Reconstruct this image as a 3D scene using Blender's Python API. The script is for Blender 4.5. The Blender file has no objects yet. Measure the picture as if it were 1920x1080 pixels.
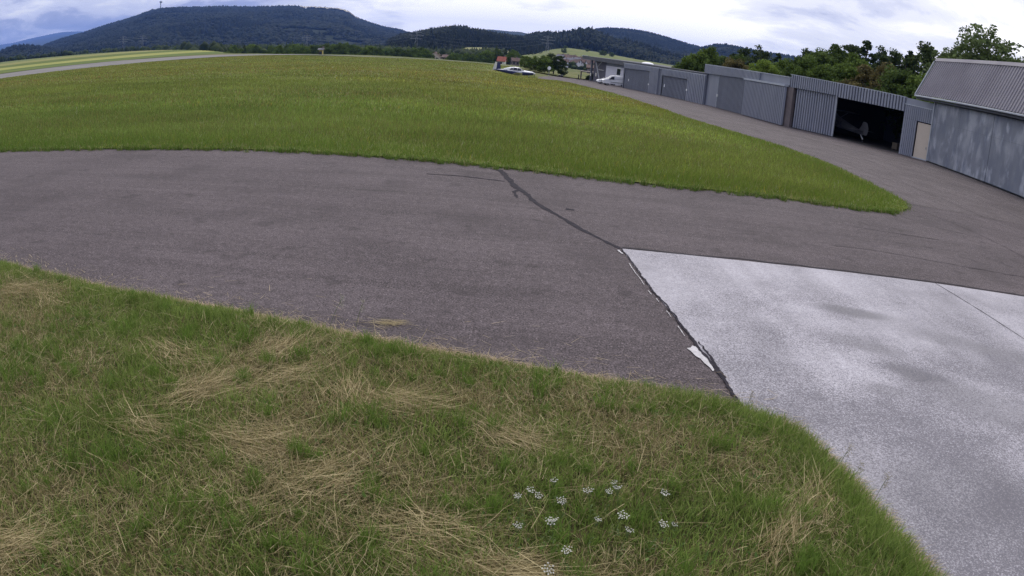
import bpy, bmesh, math, random
import numpy as np
from mathutils import Matrix, Vector
rng = np.random.default_rng(7)
random.seed(7)
R_ = math.radians
S = bpy.context.scene
COL = S.collection

# ------------------------------------------------------------------ camera (a wide-angle webcam with barrel distortion)
CAM_H = 3.0
cd = bpy.data.cameras.new("webcam")
cd.type = 'PANO'
cd.panorama_type = 'FISHEYE_LENS_POLYNOMIAL'
cd.sensor_width = 36.0; cd.sensor_height = 20.25; cd.sensor_fit = 'HORIZONTAL'
_px = 1920 / 36.0
cd.fisheye_fov = R_(170)
cd.fisheye_polynomial_k0 = 0.0
cd.fisheye_polynomial_k1 = -_px / 1332.7
cd.fisheye_polynomial_k2 = 0.0
cd.fisheye_polynomial_k3 = -0.0173 * (_px / 1000) ** 3
cd.fisheye_polynomial_k4 = 0.0
cd.clip_start = 0.05; cd.clip_end = 40000
cam = bpy.data.objects.new("webcam", cd)
COL.objects.link(cam)
cam.matrix_world = Matrix.Translation((0, 0, CAM_H)) @ Matrix.Rotation(math.pi / 2 - 0.3321, 4, 'X') @ Matrix.Rotation(0.0858, 4, 'Z')
S.camera = cam

# ------------------------------------------------------------------ light: bright broken overcast
SUN_EL, SUN_AZ = 52, 14
W = bpy.data.worlds.new("World"); S.world = W; W.use_nodes = True
nt = W.node_tree; nt.nodes.clear()
def N(t, **k):
    n = nt.nodes.new(t)
    for a, b in k.items(): setattr(n, a, b)
    return n
def LK(a, b): nt.links.new(a, b)
def math_(op, a, b=None, c=None, clamp=False):
    n = N('ShaderNodeMath', operation=op, use_clamp=clamp)
    for i, v in enumerate((a, b, c)):
        if v is None: continue
        if isinstance(v, (int, float)): n.inputs[i].default_value = v
        else: LK(v, n.inputs[i])
    return n.outputs[0]
out = N('ShaderNodeOutputWorld'); bg = N('ShaderNodeBackground'); LK(bg.outputs[0], out.inputs[0])
sky = N('ShaderNodeTexSky', sky_type='NISHITA', sun_disc=False)
sky.sun_elevation = R_(SUN_EL); sky.sun_rotation = R_(SUN_AZ); sky.altitude = 600; sky.air_density = 1.3; sky.dust_density = 1.5
tc = N('ShaderNodeTexCoord'); sep = N('ShaderNodeSeparateXYZ'); LK(tc.outputs['Generated'], sep.inputs[0])
dx, dy, dz = sep.outputs
zz = math_('ADD', math_('MAXIMUM', dz, 0.0), 0.22)
cmb = N('ShaderNodeCombineXYZ'); LK(math_('DIVIDE', dx, zz), cmb.inputs[0]); LK(math_('DIVIDE', dy, zz), cmb.inputs[1])
def noise(scale, detail, rough, vec, off=(0, 0, 0), dist=0.0, stretch=(1, 1, 1)):
    mp = N('ShaderNodeMapping'); mp.inputs['Location'].default_value = off; mp.inputs['Scale'].default_value = stretch; LK(vec, mp.inputs[0])
    n = N('ShaderNodeTexNoise'); n.inputs['Scale'].default_value = scale; n.inputs['Detail'].default_value = detail
    n.inputs['Roughness'].default_value = rough; n.inputs['Distortion'].default_value = dist; LK(mp.outputs[0], n.inputs['Vector'])
    return n.outputs['Fac']
def ramp(fac, stops, interp='EASE'):
    r = N('ShaderNodeValToRGB'); r.color_ramp.interpolation = interp
    e = r.color_ramp.elements
    while len(e) < len(stops): e.new(0.5)
    for i, (p, c) in enumerate(stops):
        e[i].position = p; e[i].color = (*c, 1)
    LK(fac, r.inputs[0]); return r.outputs[0]
def mixc(fac, a, b):
    m = N('ShaderNodeMix', data_type='RGBA')
    if isinstance(fac, (int, float)): m.inputs['Factor'].default_value = fac
    else: LK(fac, m.inputs['Factor'])
    for sck, v in ((m.inputs['A'], a), (m.inputs['B'], b)):
        if isinstance(v, tuple): sck.default_value = (*v, 1)
        else: LK(v, sck)
    return m.outputs['Result']
def lobe(az, el, width):
    v = (math.sin(R_(az)) * math.cos(R_(el)), math.cos(R_(az)) * math.cos(R_(el)), math.sin(R_(el)))
    n = N('ShaderNodeVectorMath', operation='DOT_PRODUCT'); LK(tc.outputs['Generated'], n.inputs[0]); n.inputs[1].default_value = v
    mr = N('ShaderNodeMapRange', interpolation_type='SMOOTHSTEP'); LK(n.outputs['Value'], mr.inputs[0])
    mr.inputs[1].default_value = math.cos(R_(width)); mr.inputs[2].default_value = 1.0
    return mr.outputs[0]
SCALE_SKY = N('ShaderNodeVectorMath', operation='SCALE'); LK(sky.outputs[0], SCALE_SKY.inputs[0]); SCALE_SKY.inputs['Scale'].default_value = 0.09
n1 = noise(2.3, 8, 0.6, cmb.outputs[0], (3.1, 1.7, 0), 0.35, (0.85, 1.0, 1))
n2 = noise(0.8, 4, 0.5, cmb.outputs[0], (8.3, 4.2, 0), 0.3, (0.8, 1.0, 1))
# broad layout of the cloud cover: bright ahead, blue-grey stratus to the left, a dark purple bank to the right
base = math_('SUBTRACT', math_('ADD', math_('MULTIPLY', n1, 0.88), math_('MULTIPLY', n2, 0.40)), 0.075)
lit = math_('ADD', math_('MULTIPLY', lobe(5, 3, 28), 0.20), math_('MULTIPLY', lobe(10, 50, 60), 0.30))
rear = math_('MULTIPLY', lobe(185, 22, 88), 0.17)
drk = math_('ADD', math_('MULTIPLY', lobe(-42, 4, 22), 0.17), math_('MULTIPLY', lobe(22.5, 5.0, 9), 0.25))
drk2 = math_('ADD', math_('MULTIPLY', lobe(-22, 6, 13), 0.10), math_('MULTIPLY', lobe(41, 13, 5), 0.12))
tone = math_('SUBTRACT', math_('SUBTRACT', math_('ADD', base, lit), math_('ADD', drk, drk2)), rear)
cloud = ramp(tone, [(0.24, (0.32, 0.36, 0.53)), (0.36, (0.47, 0.505, 0.70)), (0.46, (0.78, 0.80, 0.94)), (0.55, (1.0, 1.0, 1.05)), (0.78, (1.5, 1.46, 1.44))])
gap = ramp(noise(0.9, 5, 0.6, cmb.outputs[0], (1.0, 9.0, 0)), [(0.60, (0, 0, 0)), (0.78, (0.55, 0.55, 0.55))])
final = mixc(gap, cloud, SCALE_SKY.outputs[0])
LK(final, bg.inputs['Color']); bg.inputs['Strength'].default_value = 1.0

sd = bpy.data.lights.new("sun", 'SUN'); sd.energy = 1.2; sd.angle = R_(18); sd.color = (1.0, 0.96, 0.9)
sun = bpy.data.objects.new("sun", sd); COL.objects.link(sun)
_sv = Vector((math.sin(R_(SUN_AZ)) * math.cos(R_(SUN_EL)), math.cos(R_(SUN_AZ)) * math.cos(R_(SUN_EL)), math.sin(R_(SUN_EL))))
sun.rotation_euler = _sv.to_track_quat('Z', 'Y').to_euler()

S.view_settings.view_transform = 'Standard'; S.view_settings.look = 'None'
S.view_settings.exposure = 0.15; S.view_settings.gamma = 1.0
S.render.engine = 'CYCLES'
S.cycles.max_bounces = 6; S.cycles.diffuse_bounces = 3; S.cycles.glossy_bounces = 2; S.cycles.transmission_bounces = 4
S.cycles.volume_bounces = 0; S.cycles.transparent_max_bounces = 8
S.cycles.use_denoising = True; S.cycles.denoiser = 'OPENIMAGEDENOISE'; S.cycles.denoising_input_passes = 'RGB_ALBEDO_NORMAL'; S.cycles.denoising_prefilter = 'NONE'

# ------------------------------------------------------------------ helpers
def ss(a, b, v):
    t = np.clip((np.asarray(v, float) - a) / (b - a), 0, 1); return t * t * (3 - 2 * t)
def T(x, y):
    """Height of the airfield ground: level round the webcam, falling gently along the hangars, dropping to the valley."""
    x = np.asarray(x, float); y = np.asarray(y, float)
    R = np.hypot(x, y); az = np.degrees(np.arctan2(x, np.maximum(y, 1e-3)))
    t = np.clip(y - 20, 0, 240); rp = t * t / (t + 10)
    s = .3 + .7 * ss(-10, 12, x)
    R0 = np.interp(az, [-60, -34, -29, -24, -20, -14, -10, -3, 2], [900, 900, 700, 300, 268, 265, 255, 215, 230])
    A = np.interp(az, [-60, -30, -22, -6, 0, 3], [8, 10, 13, 12, 4, 2])
    dip = .78 * ss(105, 116, y) * ss(172, 140, y) * ss(-15, -8, x) * ss(7, 1.5, x)
    return -.015 * rp * s - A * ss(0, 1, (R - R0) / 200) * (R > R0) - dip
def Tz(x, y): return float(T(x, y))

def setp(o, label=None, cat=None, group=None, kind=None):
    if label: o['label'] = label
    if cat: o['category'] = cat
    if group: o['group'] = group
    if kind: o['kind'] = kind
    return o
def thing(name, loc, label, cat, group=None, rz=0):
    o = bpy.data.objects.new(name, None); COL.objects.link(o); o.location = loc; o.rotation_euler = (0, 0, rz)
    o.empty_display_size = 0.2
    return setp(o, label, cat, group)
class MB:
    def __init__(s): s.v = []; s.f = []; s.m = []; s.mi = 0; s.smooth = False
    def add(s, verts, faces):
        o = len(s.v); s.v += [tuple(map(float, v)) for v in verts]
        for f in faces: s.f.append([i + o for i in f]); s.m.append(s.mi)
    def box(s, x0, x1, y0, y1, z0, z1):
        s.add([(x0,y0,z0),(x1,y0,z0),(x1,y1,z0),(x0,y1,z0),(x0,y0,z1),(x1,y0,z1),(x1,y1,z1),(x0,y1,z1)],
              [(0,3,2,1),(4,5,6,7),(0,1,5,4),(1,2,6,5),(2,3,7,6),(3,0,4,7)])
    def hexa(s, p): s.add(p, [(0,3,2,1),(4,5,6,7),(0,1,5,4),(1,2,6,5),(2,3,7,6),(3,0,4,7)])
    def tube(s, a, b, r0, r1=None, n=8, cap=True):
        a = Vector(a); b = Vector(b); r1 = r0 if r1 is None else r1
        d = (b - a).normalized(); u = d.orthogonal().normalized(); w = d.cross(u)
        vs = [a + (u * math.cos(2*math.pi*i/n) + w * math.sin(2*math.pi*i/n)) * r0 for i in range(n)] + [b + (u * math.cos(2*math.pi*i/n) + w * math.sin(2*math.pi*i/n)) * r1 for i in range(n)]
        fs = [(i, (i+1) % n, n + (i+1) % n, n + i) for i in range(n)]
        if cap: fs += [tuple(range(n-1, -1, -1)), tuple(range(n, 2*n))]
        s.add(vs, fs)
    def rings(s, rs, cap=True):
        n = len(rs[0]); o = []
        for r in rs: o += r
        fs = []
        for k in range(len(rs) - 1):
            for i in range(n): fs.append((k*n+i, k*n+(i+1) % n, (k+1)*n+(i+1) % n, (k+1)*n+i))
        if cap: fs += [tuple(range(n-1, -1, -1)), tuple(range((len(rs)-1)*n, len(rs)*n))]
        s.add(o, fs)
    def build(s, name, mats, parent=None, world=False, smooth=None, bevel=0):
        me = bpy.data.meshes.new(name); me.from_pydata(s.v, [], s.f); me.update()
        if not isinstance(mats, (list, tuple)): mats = [mats]
        for m in mats: me.materials.append(m)
        if len(mats) > 1: me.polygons.foreach_set('material_index', s.m)
        bm = bmesh.new(); bm.from_mesh(me); bmesh.ops.recalc_face_normals(bm, faces=bm.faces); bm.to_mesh(me); bm.free()
        if smooth if smooth is not None else s.smooth: me.polygons.foreach_set('use_smooth', [True] * len(me.polygons))
        o = bpy.data.objects.new(name, me); COL.objects.link(o)
        if parent:
            o.parent = parent
            if world: o.location = -Vector(parent.location)
        if bevel:
            b = o.modifiers.new('bevel', 'BEVEL'); b.width = bevel; b.segments = 2; b.limit_method = 'ANGLE'
        return o
def np_mesh(name, verts, quads=None, tris=None, mat=None, col=None, smooth=False, parent=None):
    """A mesh straight from numpy arrays: quads (n,4), tris (m,3), optional per-vertex colour."""
    me = bpy.data.meshes.new(name); verts = np.asarray(verts, np.float32); me.vertices.add(len(verts)); me.vertices.foreach_set('co', verts.ravel())
    li = []; st = []; p = 0
    if quads is not None and len(quads): li.append(np.asarray(quads, np.int32).ravel()); st.append(np.arange(len(quads)) * 4 + p); p += len(quads) * 4
    if tris is not None and len(tris): li.append(np.asarray(tris, np.int32).ravel()); st.append(np.arange(len(tris)) * 3 + p); p += len(tris) * 3
    li = np.concatenate(li); st = np.concatenate(st).astype(np.int32)
    me.loops.add(len(li)); me.loops.foreach_set('vertex_index', li); me.polygons.add(len(st)); me.polygons.foreach_set('loop_start', st)
    if smooth: me.polygons.foreach_set('use_smooth', np.ones(len(st), bool))
    if mat: me.materials.append(mat)
    me.update(calc_edges=True)
    if col is not None:
        a = me.color_attributes.new('Col', 'FLOAT_COLOR', 'POINT')
        c = np.ones((len(verts), 4), np.float32); c[:, :3] = col; a.data.foreach_set('color', c.ravel())
    o = bpy.data.objects.new(name, me); COL.objects.link(o)
    if parent: o.parent = parent
    return o
def fnoise(x, y, sc, seed=0, oct=3):
    """Cheap smooth value noise in 0..1 on numpy arrays."""
    out = 0; amp = 1; tot = 0
    for k in range(oct):
        X = np.asarray(x) / sc * 2 ** k + seed * 17.3 + k * 5.1; Y = np.asarray(y) / sc * 2 ** k - seed * 9.7 + k * 3.3
        xi = np.floor(X); yi = np.floor(Y); fx = X - xi; fy = Y - yi; fx = fx*fx*(3-2*fx); fy = fy*fy*(3-2*fy)
        def h(a, b):
            v = np.sin(a * 127.1 + b * 311.7 + seed * 3.7) * 43758.5453; return v - np.floor(v)
        v = (h(xi, yi) * (1-fx) + h(xi+1, yi) * fx) * (1-fy) + (h(xi, yi+1) * (1-fx) + h(xi+1, yi+1) * fx) * fy
        out = out + v * amp; tot += amp; amp *= .5
    return out / tot

# ------------------------------------------------------------------ materials
def mat(name, c1, c2=None, scale=4.0, rough=0.7, metal=0.0, detail=5, stretch=(1, 1, 1), lo=0.35, hi=0.65, spec=0.4, bump=0.0, bscale=40, c3=None, scale3=30, lo3=0.55, hi3=0.65, attr=False, transl=0.0):
    m = bpy.data.materials.new(name); m.use_nodes = True; t = m.node_tree; n = t.nodes; n.clear(); L = t.links.new
    o = n.new('ShaderNodeOutputMaterial'); b = n.new('ShaderNodeBsdfPrincipled')
    b.inputs['Roughness'].default_value = rough; b.inputs['Metallic'].default_value = metal; b.inputs['Specular IOR Level'].default_value = spec
    b.inputs['Base Color'].default_value = (*c1, 1)
    tcn = n.new('ShaderNodeTexCoord'); mp = n.new('ShaderNodeMapping'); mp.inputs['Scale'].default_value = stretch; L(tcn.outputs['Object'], mp.inputs[0])
    def nz(sc, det, lo_, hi_):
        q = n.new('ShaderNodeTexNoise'); q.inputs['Scale'].default_value = sc; q.inputs['Detail'].default_value = det; L(mp.outputs[0], q.inputs['Vector'])
        r = n.new('ShaderNodeMapRange'); r.inputs[1].default_value = lo_; r.inputs[2].default_value = hi_; L(q.outputs['Fac'], r.inputs[0]); return r.outputs[0]
    def mx(f, a, c):
        q = n.new('ShaderNodeMix'); q.data_type = 'RGBA'; L(f, q.inputs['Factor'])
        for s_, v in ((q.inputs['A'], a), (q.inputs['B'], c)):
            if isinstance(v, tuple): s_.default_value = (*v, 1)
            else: L(v, s_)
        return q.outputs['Result']
    col = None
    if attr:
        a = n.new('ShaderNodeAttribute'); a.attribute_name = 'Col'; col = a.outputs['Color']
    elif c2 is not None:
        col = mx(nz(scale, detail, lo, hi), c1, c2)
        if c3 is not None: col = mx(nz(scale3, 4, lo3, hi3), col, c3)
    if col is not None: L(col, b.inputs['Base Color'])
    if bump:
        q = n.new('ShaderNodeTexNoise'); q.inputs['Scale'].default_value = bscale; q.inputs['Detail'].default_value = 4; L(mp.outputs[0], q.inputs['Vector'])
        bn = n.new('ShaderNodeBump'); bn.inputs['Strength'].default_value = bump; bn.inputs['Distance'].default_value = 0.02; L(q.outputs['Fac'], bn.inputs['Height']); L(bn.outputs[0], b.inputs['Normal'])
    if transl:
        tr = n.new('ShaderNodeBsdfTranslucent'); tr.inputs[0].default_value = (*c1, 1)
        if col is not None: L(col, tr.inputs[0])
        ms = n.new('ShaderNodeMixShader'); ms.inputs[0].default_value = transl; L(b.outputs[0], ms.inputs[1]); L(tr.outputs[0], ms.inputs[2]); L(ms.outputs[0], o.inputs[0])
    else: L(b.outputs[0], o.inputs[0])
    return m

def asphalt_mat(name, dark, light, band_axis=0, grain=1.0):
    """Weathered tarmac: coarse pale chippings, damp patches, long tyre bands."""
    m = mat(name, dark, light, scale=0.35, rough=0.9, detail=6, lo=0.34, hi=0.66, spec=0.30)
    t = m.node_tree; n = t.nodes; L = t.links.new; b = n['Principled BSDF']; src = b.inputs['Base Color'].links[0].from_socket
    tcn = n.new('ShaderNodeTexCoord')
    def tex(sc, det, st, lo, hi, kind='N', rough=0.6):
        mp = n.new('ShaderNodeMapping'); mp.inputs['Scale'].default_value = st; L(tcn.outputs['Object'], mp.inputs[0])
        q = n.new('ShaderNodeTexNoise' if kind == 'N' else 'ShaderNodeTexVoronoi'); q.inputs['Scale'].default_value = sc; L(mp.outputs[0], q.inputs['Vector'])
        if kind == 'N': q.inputs['Detail'].default_value = det; q.inputs['Roughness'].default_value = rough
        r = n.new('ShaderNodeMapRange'); r.inputs[1].default_value = lo; r.inputs[2].default_value = hi; L(q.outputs['Fac' if kind == 'N' else 'Distance'], r.inputs[0]); return r.outputs[0]
    def mul(a, f, amt, colr=None):
        q = n.new('ShaderNodeMix'); q.data_type = 'RGBA'
        k = n.new('ShaderNodeMath'); k.operation = 'MULTIPLY'; L(f, k.inputs[0]); k.inputs[1].default_value = amt; L(k.outputs[0], q.inputs['Factor']); L(a, q.inputs['A']); q.inputs['B'].default_value = (*colr, 1); return q.outputs['Result']
    st = (0.05, 1.1, 1) if band_axis == 0 else (1.1, 0.05, 1)
    c = mul(src, tex(1.0, 5, st, 0.45, 0.75), 0.65, tuple(v * 0.55 for v in dark))
    c = mul(c, tex(3.1, 4, st, 0.52, 0.66), 0.40 * grain, tuple(v * 0.5 for v in dark))
    c = mul(c, tex(2.2, 4, st, 0.55, 0.70), 0.35 * grain, tuple(v * 1.35 for v in light))
    c = mul(c, tex(36, 3, (1, 1, 1), 0.50, 0.62, rough=.85), 0.95 * grain, tuple(min(1, v * 2.0) for v in light))
    c = mul(c, tex(42, 3, (1.1, 1, 1), 0.48, 0.60, rough=.85), 0.98 * grain, tuple(v * 0.12 for v in dark))
    c = mul(c, tex(9, 4, (1, 1, 1), 0.50, 0.66, rough=.75), 0.55 * grain, tuple(v * 0.45 for v in dark))
    c = mul(c, tex(7, 4, (1.1, 1, 1), 0.52, 0.68, rough=.75), 0.40 * grain, tuple(v * 1.5 for v in light))
    c = mul(c, tex(.55, 5, (1, 1, 1), 0.50, 0.68, rough=.6), 0.5, tuple(v * 0.6 for v in dark))
    c = mul(c, tex(1.6, 5, (1, 1, 1), 0.62, 0.68, rough=.5), 0.45 * grain, tuple(v * 0.45 for v in dark))
    c = mul(c, tex(22, 3, (1, 1, 1), 0.52, 0.72), 0.35, tuple(v * 0.45 for v in dark))
    L(c, b.inputs['Base Color'])
    q = n.new('ShaderNodeTexNoise'); q.inputs['Scale'].default_value = 70; q.inputs['Detail'].default_value = 3; L(tcn.outputs['Object'], q.inputs['Vector'])
    bn = n.new('ShaderNodeBump'); bn.inputs['Strength'].default_value = 0.4 * grain; bn.inputs['Distance'].default_value = 0.006; L(q.outputs['Fac'], bn.inputs['Height']); L(bn.outputs[0], b.inputs['Normal'])
    return m

M = {}
M['asphalt'] = asphalt_mat('tarmac', (0.064, 0.051, 0.057), (0.117, 0.096, 0.105), 0)
M['asphalt2'] = asphalt_mat('tarmac apron', (0.078, 0.064, 0.069), (0.128, 0.107, 0.114), 1)
M['soil'] = mat('field soil', (0.09, 0.125, 0.028), (0.14, 0.16, 0.042), scale=0.5, rough=0.95, spec=0.1, c3=(0.15, 0.125, 0.055), scale3=0.18, lo3=0.5, hi3=0.75)
M['thatch'] = mat('thatch', (0.048, 0.045, 0.020), (0.11, 0.088, 0.045), scale=3.0, rough=0.95, spec=0.1, c3=(0.036, 0.045, 0.012), scale3=9, lo3=0.42, hi3=0.6, bump=0.8, bscale=30)
M['blade'] = mat('grass blades', (0.1, 0.15, 0.03), rough=0.6, spec=0.12, attr=True, transl=0.30)
M['leaf'] = mat('foliage', (0.05, 0.08, 0.02), rough=0.7, spec=0.06, attr=True, transl=0.22)
M['bark'] = mat('bark', (0.05, 0.04, 0.03), (0.10, 0.085, 0.07), scale=9, rough=0.9, stretch=(1, 1, .3))
M['seal'] = mat('bitumen seal', (0.020, 0.019, 0.026), (0.036, 0.032, 0.040), scale=8, rough=0.85, spec=0.08)
M['white_paint'] = mat('flaking white paint', (0.50, 0.485, 0.51), (0.36, 0.345, 0.36), scale=30, rough=0.7)

def slab_mat():
    m = asphalt_mat('pale concrete', (0.345, 0.333, 0.37), (0.44, 0.424, 0.47), 1, .25)
    t = m.node_tree; n = t.nodes; L = t.links.new; b = n['Principled BSDF']; src = b.inputs['Base Color'].links[0].from_socket
    tcn = n.new('ShaderNodeTexCoord')
    def stain(px, py, sx, sy, rot, amt, colr, a):
        mp = n.new('ShaderNodeMapping'); mp.vector_type = 'TEXTURE'; mp.inputs['Location'].default_value = (px, py, 0); mp.inputs['Rotation'].default_value = (0, 0, rot); mp.inputs['Scale'].default_value = (sx, sy, 1); L(tcn.outputs['Object'], mp.inputs[0])
        g = n.new('ShaderNodeTexGradient'); g.gradient_type = 'SPHERICAL'
        nz = n.new('ShaderNodeTexNoise'); nz.inputs['Scale'].default_value = 2.5; L(tcn.outputs['Object'], nz.inputs['Vector'])
        L(mp.outputs[0], g.inputs[0])
        ad = n.new('ShaderNodeMath'); ad.operation = 'MULTIPLY_ADD'; L(nz.outputs['Fac'], ad.inputs[0]); ad.inputs[1].default_value = 0.5; ad.inputs[2].default_value = -0.25
        a2 = n.new('ShaderNodeMath'); L(g.outputs[1], a2.inputs[0]); L(ad.outputs[0], a2.inputs[1])
        r = n.new('ShaderNodeMapRange'); r.interpolation_type = 'SMOOTHSTEP'; r.inputs[1].default_value = 0.1; r.inputs[2].default_value = 0.7; r.inputs[4].default_value = amt; L(a2.outputs[0], r.inputs[0])
        q = n.new('ShaderNodeMix'); q.data_type = 'RGBA'; L(r.outputs[0], q.inputs['Factor']); L(a, q.inputs['A']); q.inputs['B'].default_value = (*colr, 1); return q.outputs['Result']
    c = src
    for px, py, sx, sy, rot, amt in ((5.0, 8.9, .9, .35, -.25, .85), (4.6, 7.6, .8, .4, -.5, .55), (4.9, 6.8, .6, .35, -.5, .8), (4.2, 6.3, .5, .3, -.3, .5), (7.3, 7.5, 1.6, .6, -.5, .55), (5.6, 5.9, 1.8, .8, -.7, .5), (9.5, 8.6, 1.6, .7, -.4, .45), (4.1, 4.2, 1.6, 1.2, 0, .5), (6.3, 8.0, 1.2, .5, -.4, .35)):
        c = stain(px, py, sx, sy, rot, amt, (0.175, 0.17, 0.185), c)
    # worn dark pits, denser toward the near end
    mp = n.new('ShaderNodeMapping'); L(tcn.outputs['Object'], mp.inputs[0])
    q = n.new('ShaderNodeTexNoise'); q.inputs['Scale'].default_value = 62; q.inputs['Detail'].default_value = 5; q.inputs['Roughness'].default_value = .75; L(mp.outputs[0], q.inputs['Vector'])
    q2 = n.new('ShaderNodeTexNoise'); q2.inputs['Scale'].default_value = .8; q2.inputs['Detail'].default_value = 4; L(mp.outputs[0], q2.inputs['Vector'])
    ad = n.new('ShaderNodeMath'); ad.operation = 'MULTIPLY_ADD'; L(q2.outputs['Fac'], ad.inputs[0]); ad.inputs[1].default_value = .35; L(q.outputs['Fac'], ad.inputs[2])
    sy = n.new('ShaderNodeSeparateXYZ'); L(tcn.outputs['Object'], sy.inputs[0])
    wear = n.new('ShaderNodeMapRange'); wear.inputs[1].default_value = 3.0; wear.inputs[2].default_value = 10.5; wear.inputs[3].default_value = .075; wear.inputs[4].default_value = -.055; L(sy.outputs['Y'], wear.inputs[0])
    a3 = n.new('ShaderNodeMath'); L(ad.outputs[0], a3.inputs[0]); L(wear.outputs[0], a3.inputs[1])
    r = n.new('ShaderNodeMapRange'); r.inputs[1].default_value = .65; r.inputs[2].default_value = .75; r.inputs[4].default_value = .85; L(a3.outputs[0], r.inputs[0])
    k = n.new('ShaderNodeMix'); k.data_type = 'RGBA'; L(r.outputs[0], k.inputs['Factor']); L(c, k.inputs['A']); k.inputs['B'].default_value = (.105, .10, .118, 1)
    L(k.outputs['Result'], b.inputs['Base Color'])
    return m
M['slab'] = slab_mat()
M['sheet'] = mat('grey steel sheet', (0.205, 0.22, 0.275), (0.25, 0.265, 0.32), scale=0.7, rough=0.42, metal=0.35, stretch=(1, 1, .3), spec=0.5)
M['sheet_dark'] = mat('dark grey steel sheet', (0.125, 0.138, 0.178), (0.155, 0.168, 0.21), scale=0.7, rough=0.5, metal=0.25, stretch=(1, 1, .3))
M['sheet_light'] = mat('light galvanised flashing', (0.34, 0.37, 0.43), (0.42, 0.45, 0.50), scale=2, rough=0.45, metal=0.3)
M['roof_sheet'] = mat('grey roof sheet', (0.19, 0.18, 0.215), (0.23, 0.22, 0.255), scale=0.5, rough=0.5, metal=0.2)
M['felt'] = mat('dark roof felt', (0.055, 0.06, 0.075), (0.085, 0.09, 0.105), scale=1.5, rough=0.85)
M['timber'] = mat('grey timber', (0.085, 0.085, 0.11), (0.12, 0.115, 0.14), scale=1.5, rough=0.85, stretch=(3, 3, .4))
M['post'] = mat('brown post', (0.125, 0.105, 0.11), (0.165, 0.14, 0.14), scale=2, rough=0.8)
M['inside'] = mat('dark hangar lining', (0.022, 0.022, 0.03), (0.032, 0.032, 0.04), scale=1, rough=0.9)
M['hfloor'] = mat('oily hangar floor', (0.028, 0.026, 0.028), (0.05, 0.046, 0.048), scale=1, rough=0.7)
M['beige'] = mat('beige door paint', (0.50, 0.43, 0.36), (0.54, 0.47, 0.395), scale=1.2, rough=0.6)
M['render'] = mat('white render', (0.50, 0.50, 0.56), (0.54, 0.54, 0.60), scale=1.2, rough=0.8)
M['white'] = mat('white gloss paint', (0.78, 0.79, 0.82), (0.74, 0.75, 0.78), scale=2, rough=0.25, spec=0.5)
M['cream'] = mat('cream paint', (0.66, 0.65, 0.58), (0.58, 0.57, 0.52), scale=3, rough=0.4)
M['navy'] = mat('navy paint', (0.020, 0.026, 0.085), (0.026, 0.032, 0.10), scale=2, rough=0.3)
M['glass'] = mat('dark glass', (0.02, 0.024, 0.035), (0.03, 0.034, 0.045), scale=2, rough=0.08, spec=0.7)
M['black'] = mat('black rubber', (0.012, 0.012, 0.013), (0.02, 0.02, 0.021), scale=8, rough=0.8)
M['steel'] = mat('grey steel', (0.30, 0.31, 0.33), (0.36, 0.37, 0.39), scale=5, rough=0.45, metal=0.6)
M['lamp'] = mat('pale lens', (0.75, 0.74, 0.66), (0.7, 0.7, 0.62), scale=5, rough=0.3)
M['red'] = mat('orange red tiles', (0.27, 0.075, 0.055), (0.21, 0.06, 0.045), scale=1.2, rough=0.8)
M['brown_roof'] = mat('brown tiles', (0.12, 0.072, 0.062), (0.09, 0.06, 0.056), scale=1.2, rough=0.85)
M['grey_roof'] = mat('grey tiles', (0.13, 0.13, 0.16), (0.17, 0.17, 0.20), scale=1.2, rough=0.85)
M['yellow'] = mat('yellow paint', (0.50, 0.40, 0.10), (0.42, 0.34, 0.09), scale=2, rough=0.6)
M['sand'] = mat('dusty path', (0.27, 0.245, 0.20), (0.34, 0.31, 0.26), scale=0.3, rough=0.95)
M['olive'] = mat('cub fabric', (0.13, 0.13, 0.14), (0.10, 0.10, 0.11), scale=2, rough=0.5)
M['drum'] = mat('drum paint', (0.10, 0.12, 0.16), (0.14, 0.15, 0.18), scale=4, rough=0.5)
M['wood'] = mat('crate boards', (0.09, 0.075, 0.06), (0.12, 0.10, 0.08), scale=6, rough=0.8, stretch=(1, 1, 6))

def stained_mat():
    """Galvanised hangar doors with wiped, cloudy pale patches that run downward inside each sheet."""
    m = bpy.data.materials.new('cloudy galvanised doors'); m.use_nodes = True; t = m.node_tree; n = t.nodes; L = t.links.new; b = n['Principled BSDF']
    b.inputs['Roughness'].default_value = 0.5; b.inputs['Metallic'].default_value = 0.25
    tcn = n.new('ShaderNodeTexCoord')
    def nz(sc, st, lo, hi, det=4, dist=0.0):
        mp = n.new('ShaderNodeMapping'); mp.inputs['Scale'].default_value = st; L(tcn.outputs['Object'], mp.inputs[0])
        q = n.new('ShaderNodeTexNoise'); q.inputs['Scale'].default_value = sc; q.inputs['Detail'].default_value = det; q.inputs['Distortion'].default_value = dist; L(mp.outputs[0], q.inputs['Vector'])
        r = n.new('ShaderNodeMapRange'); r.interpolation_type = 'SMOOTHSTEP'; r.inputs[1].default_value = lo; r.inputs[2].default_value = hi; L(q.outputs['Fac'], r.inputs[0]); return r.outputs[0]
    def mx(f, a, c):
        q = n.new('ShaderNodeMix'); q.data_type = 'RGBA'; L(f, q.inputs['Factor'])
        for s_, v in ((q.inputs['A'], a), (q.inputs['B'], c)):
            if isinstance(v, tuple): s_.default_value = (*v, 1)
            else: L(v, s_)
        return q.outputs['Result']
    c = mx(nz(0.9, (1, 1, .5), .35, .65), (0.150, 0.168, 0.215), (0.188, 0.206, 0.252))
    c = mx(nz(.62, (1, 1.15, .85), .46, .66, 3, 0.2), c, (0.30, 0.32, 0.37))
    c = mx(nz(1.1, (1, 1.2, .75), .53, .70, 3, 0.1), c, (0.345, 0.37, 0.435))
    c = mx(nz(1.5, (1, 1.3, .3), .52, .78), c, (0.125, 0.15, 0.215))
    L(c, b.inputs['Base Color']); return m
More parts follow.
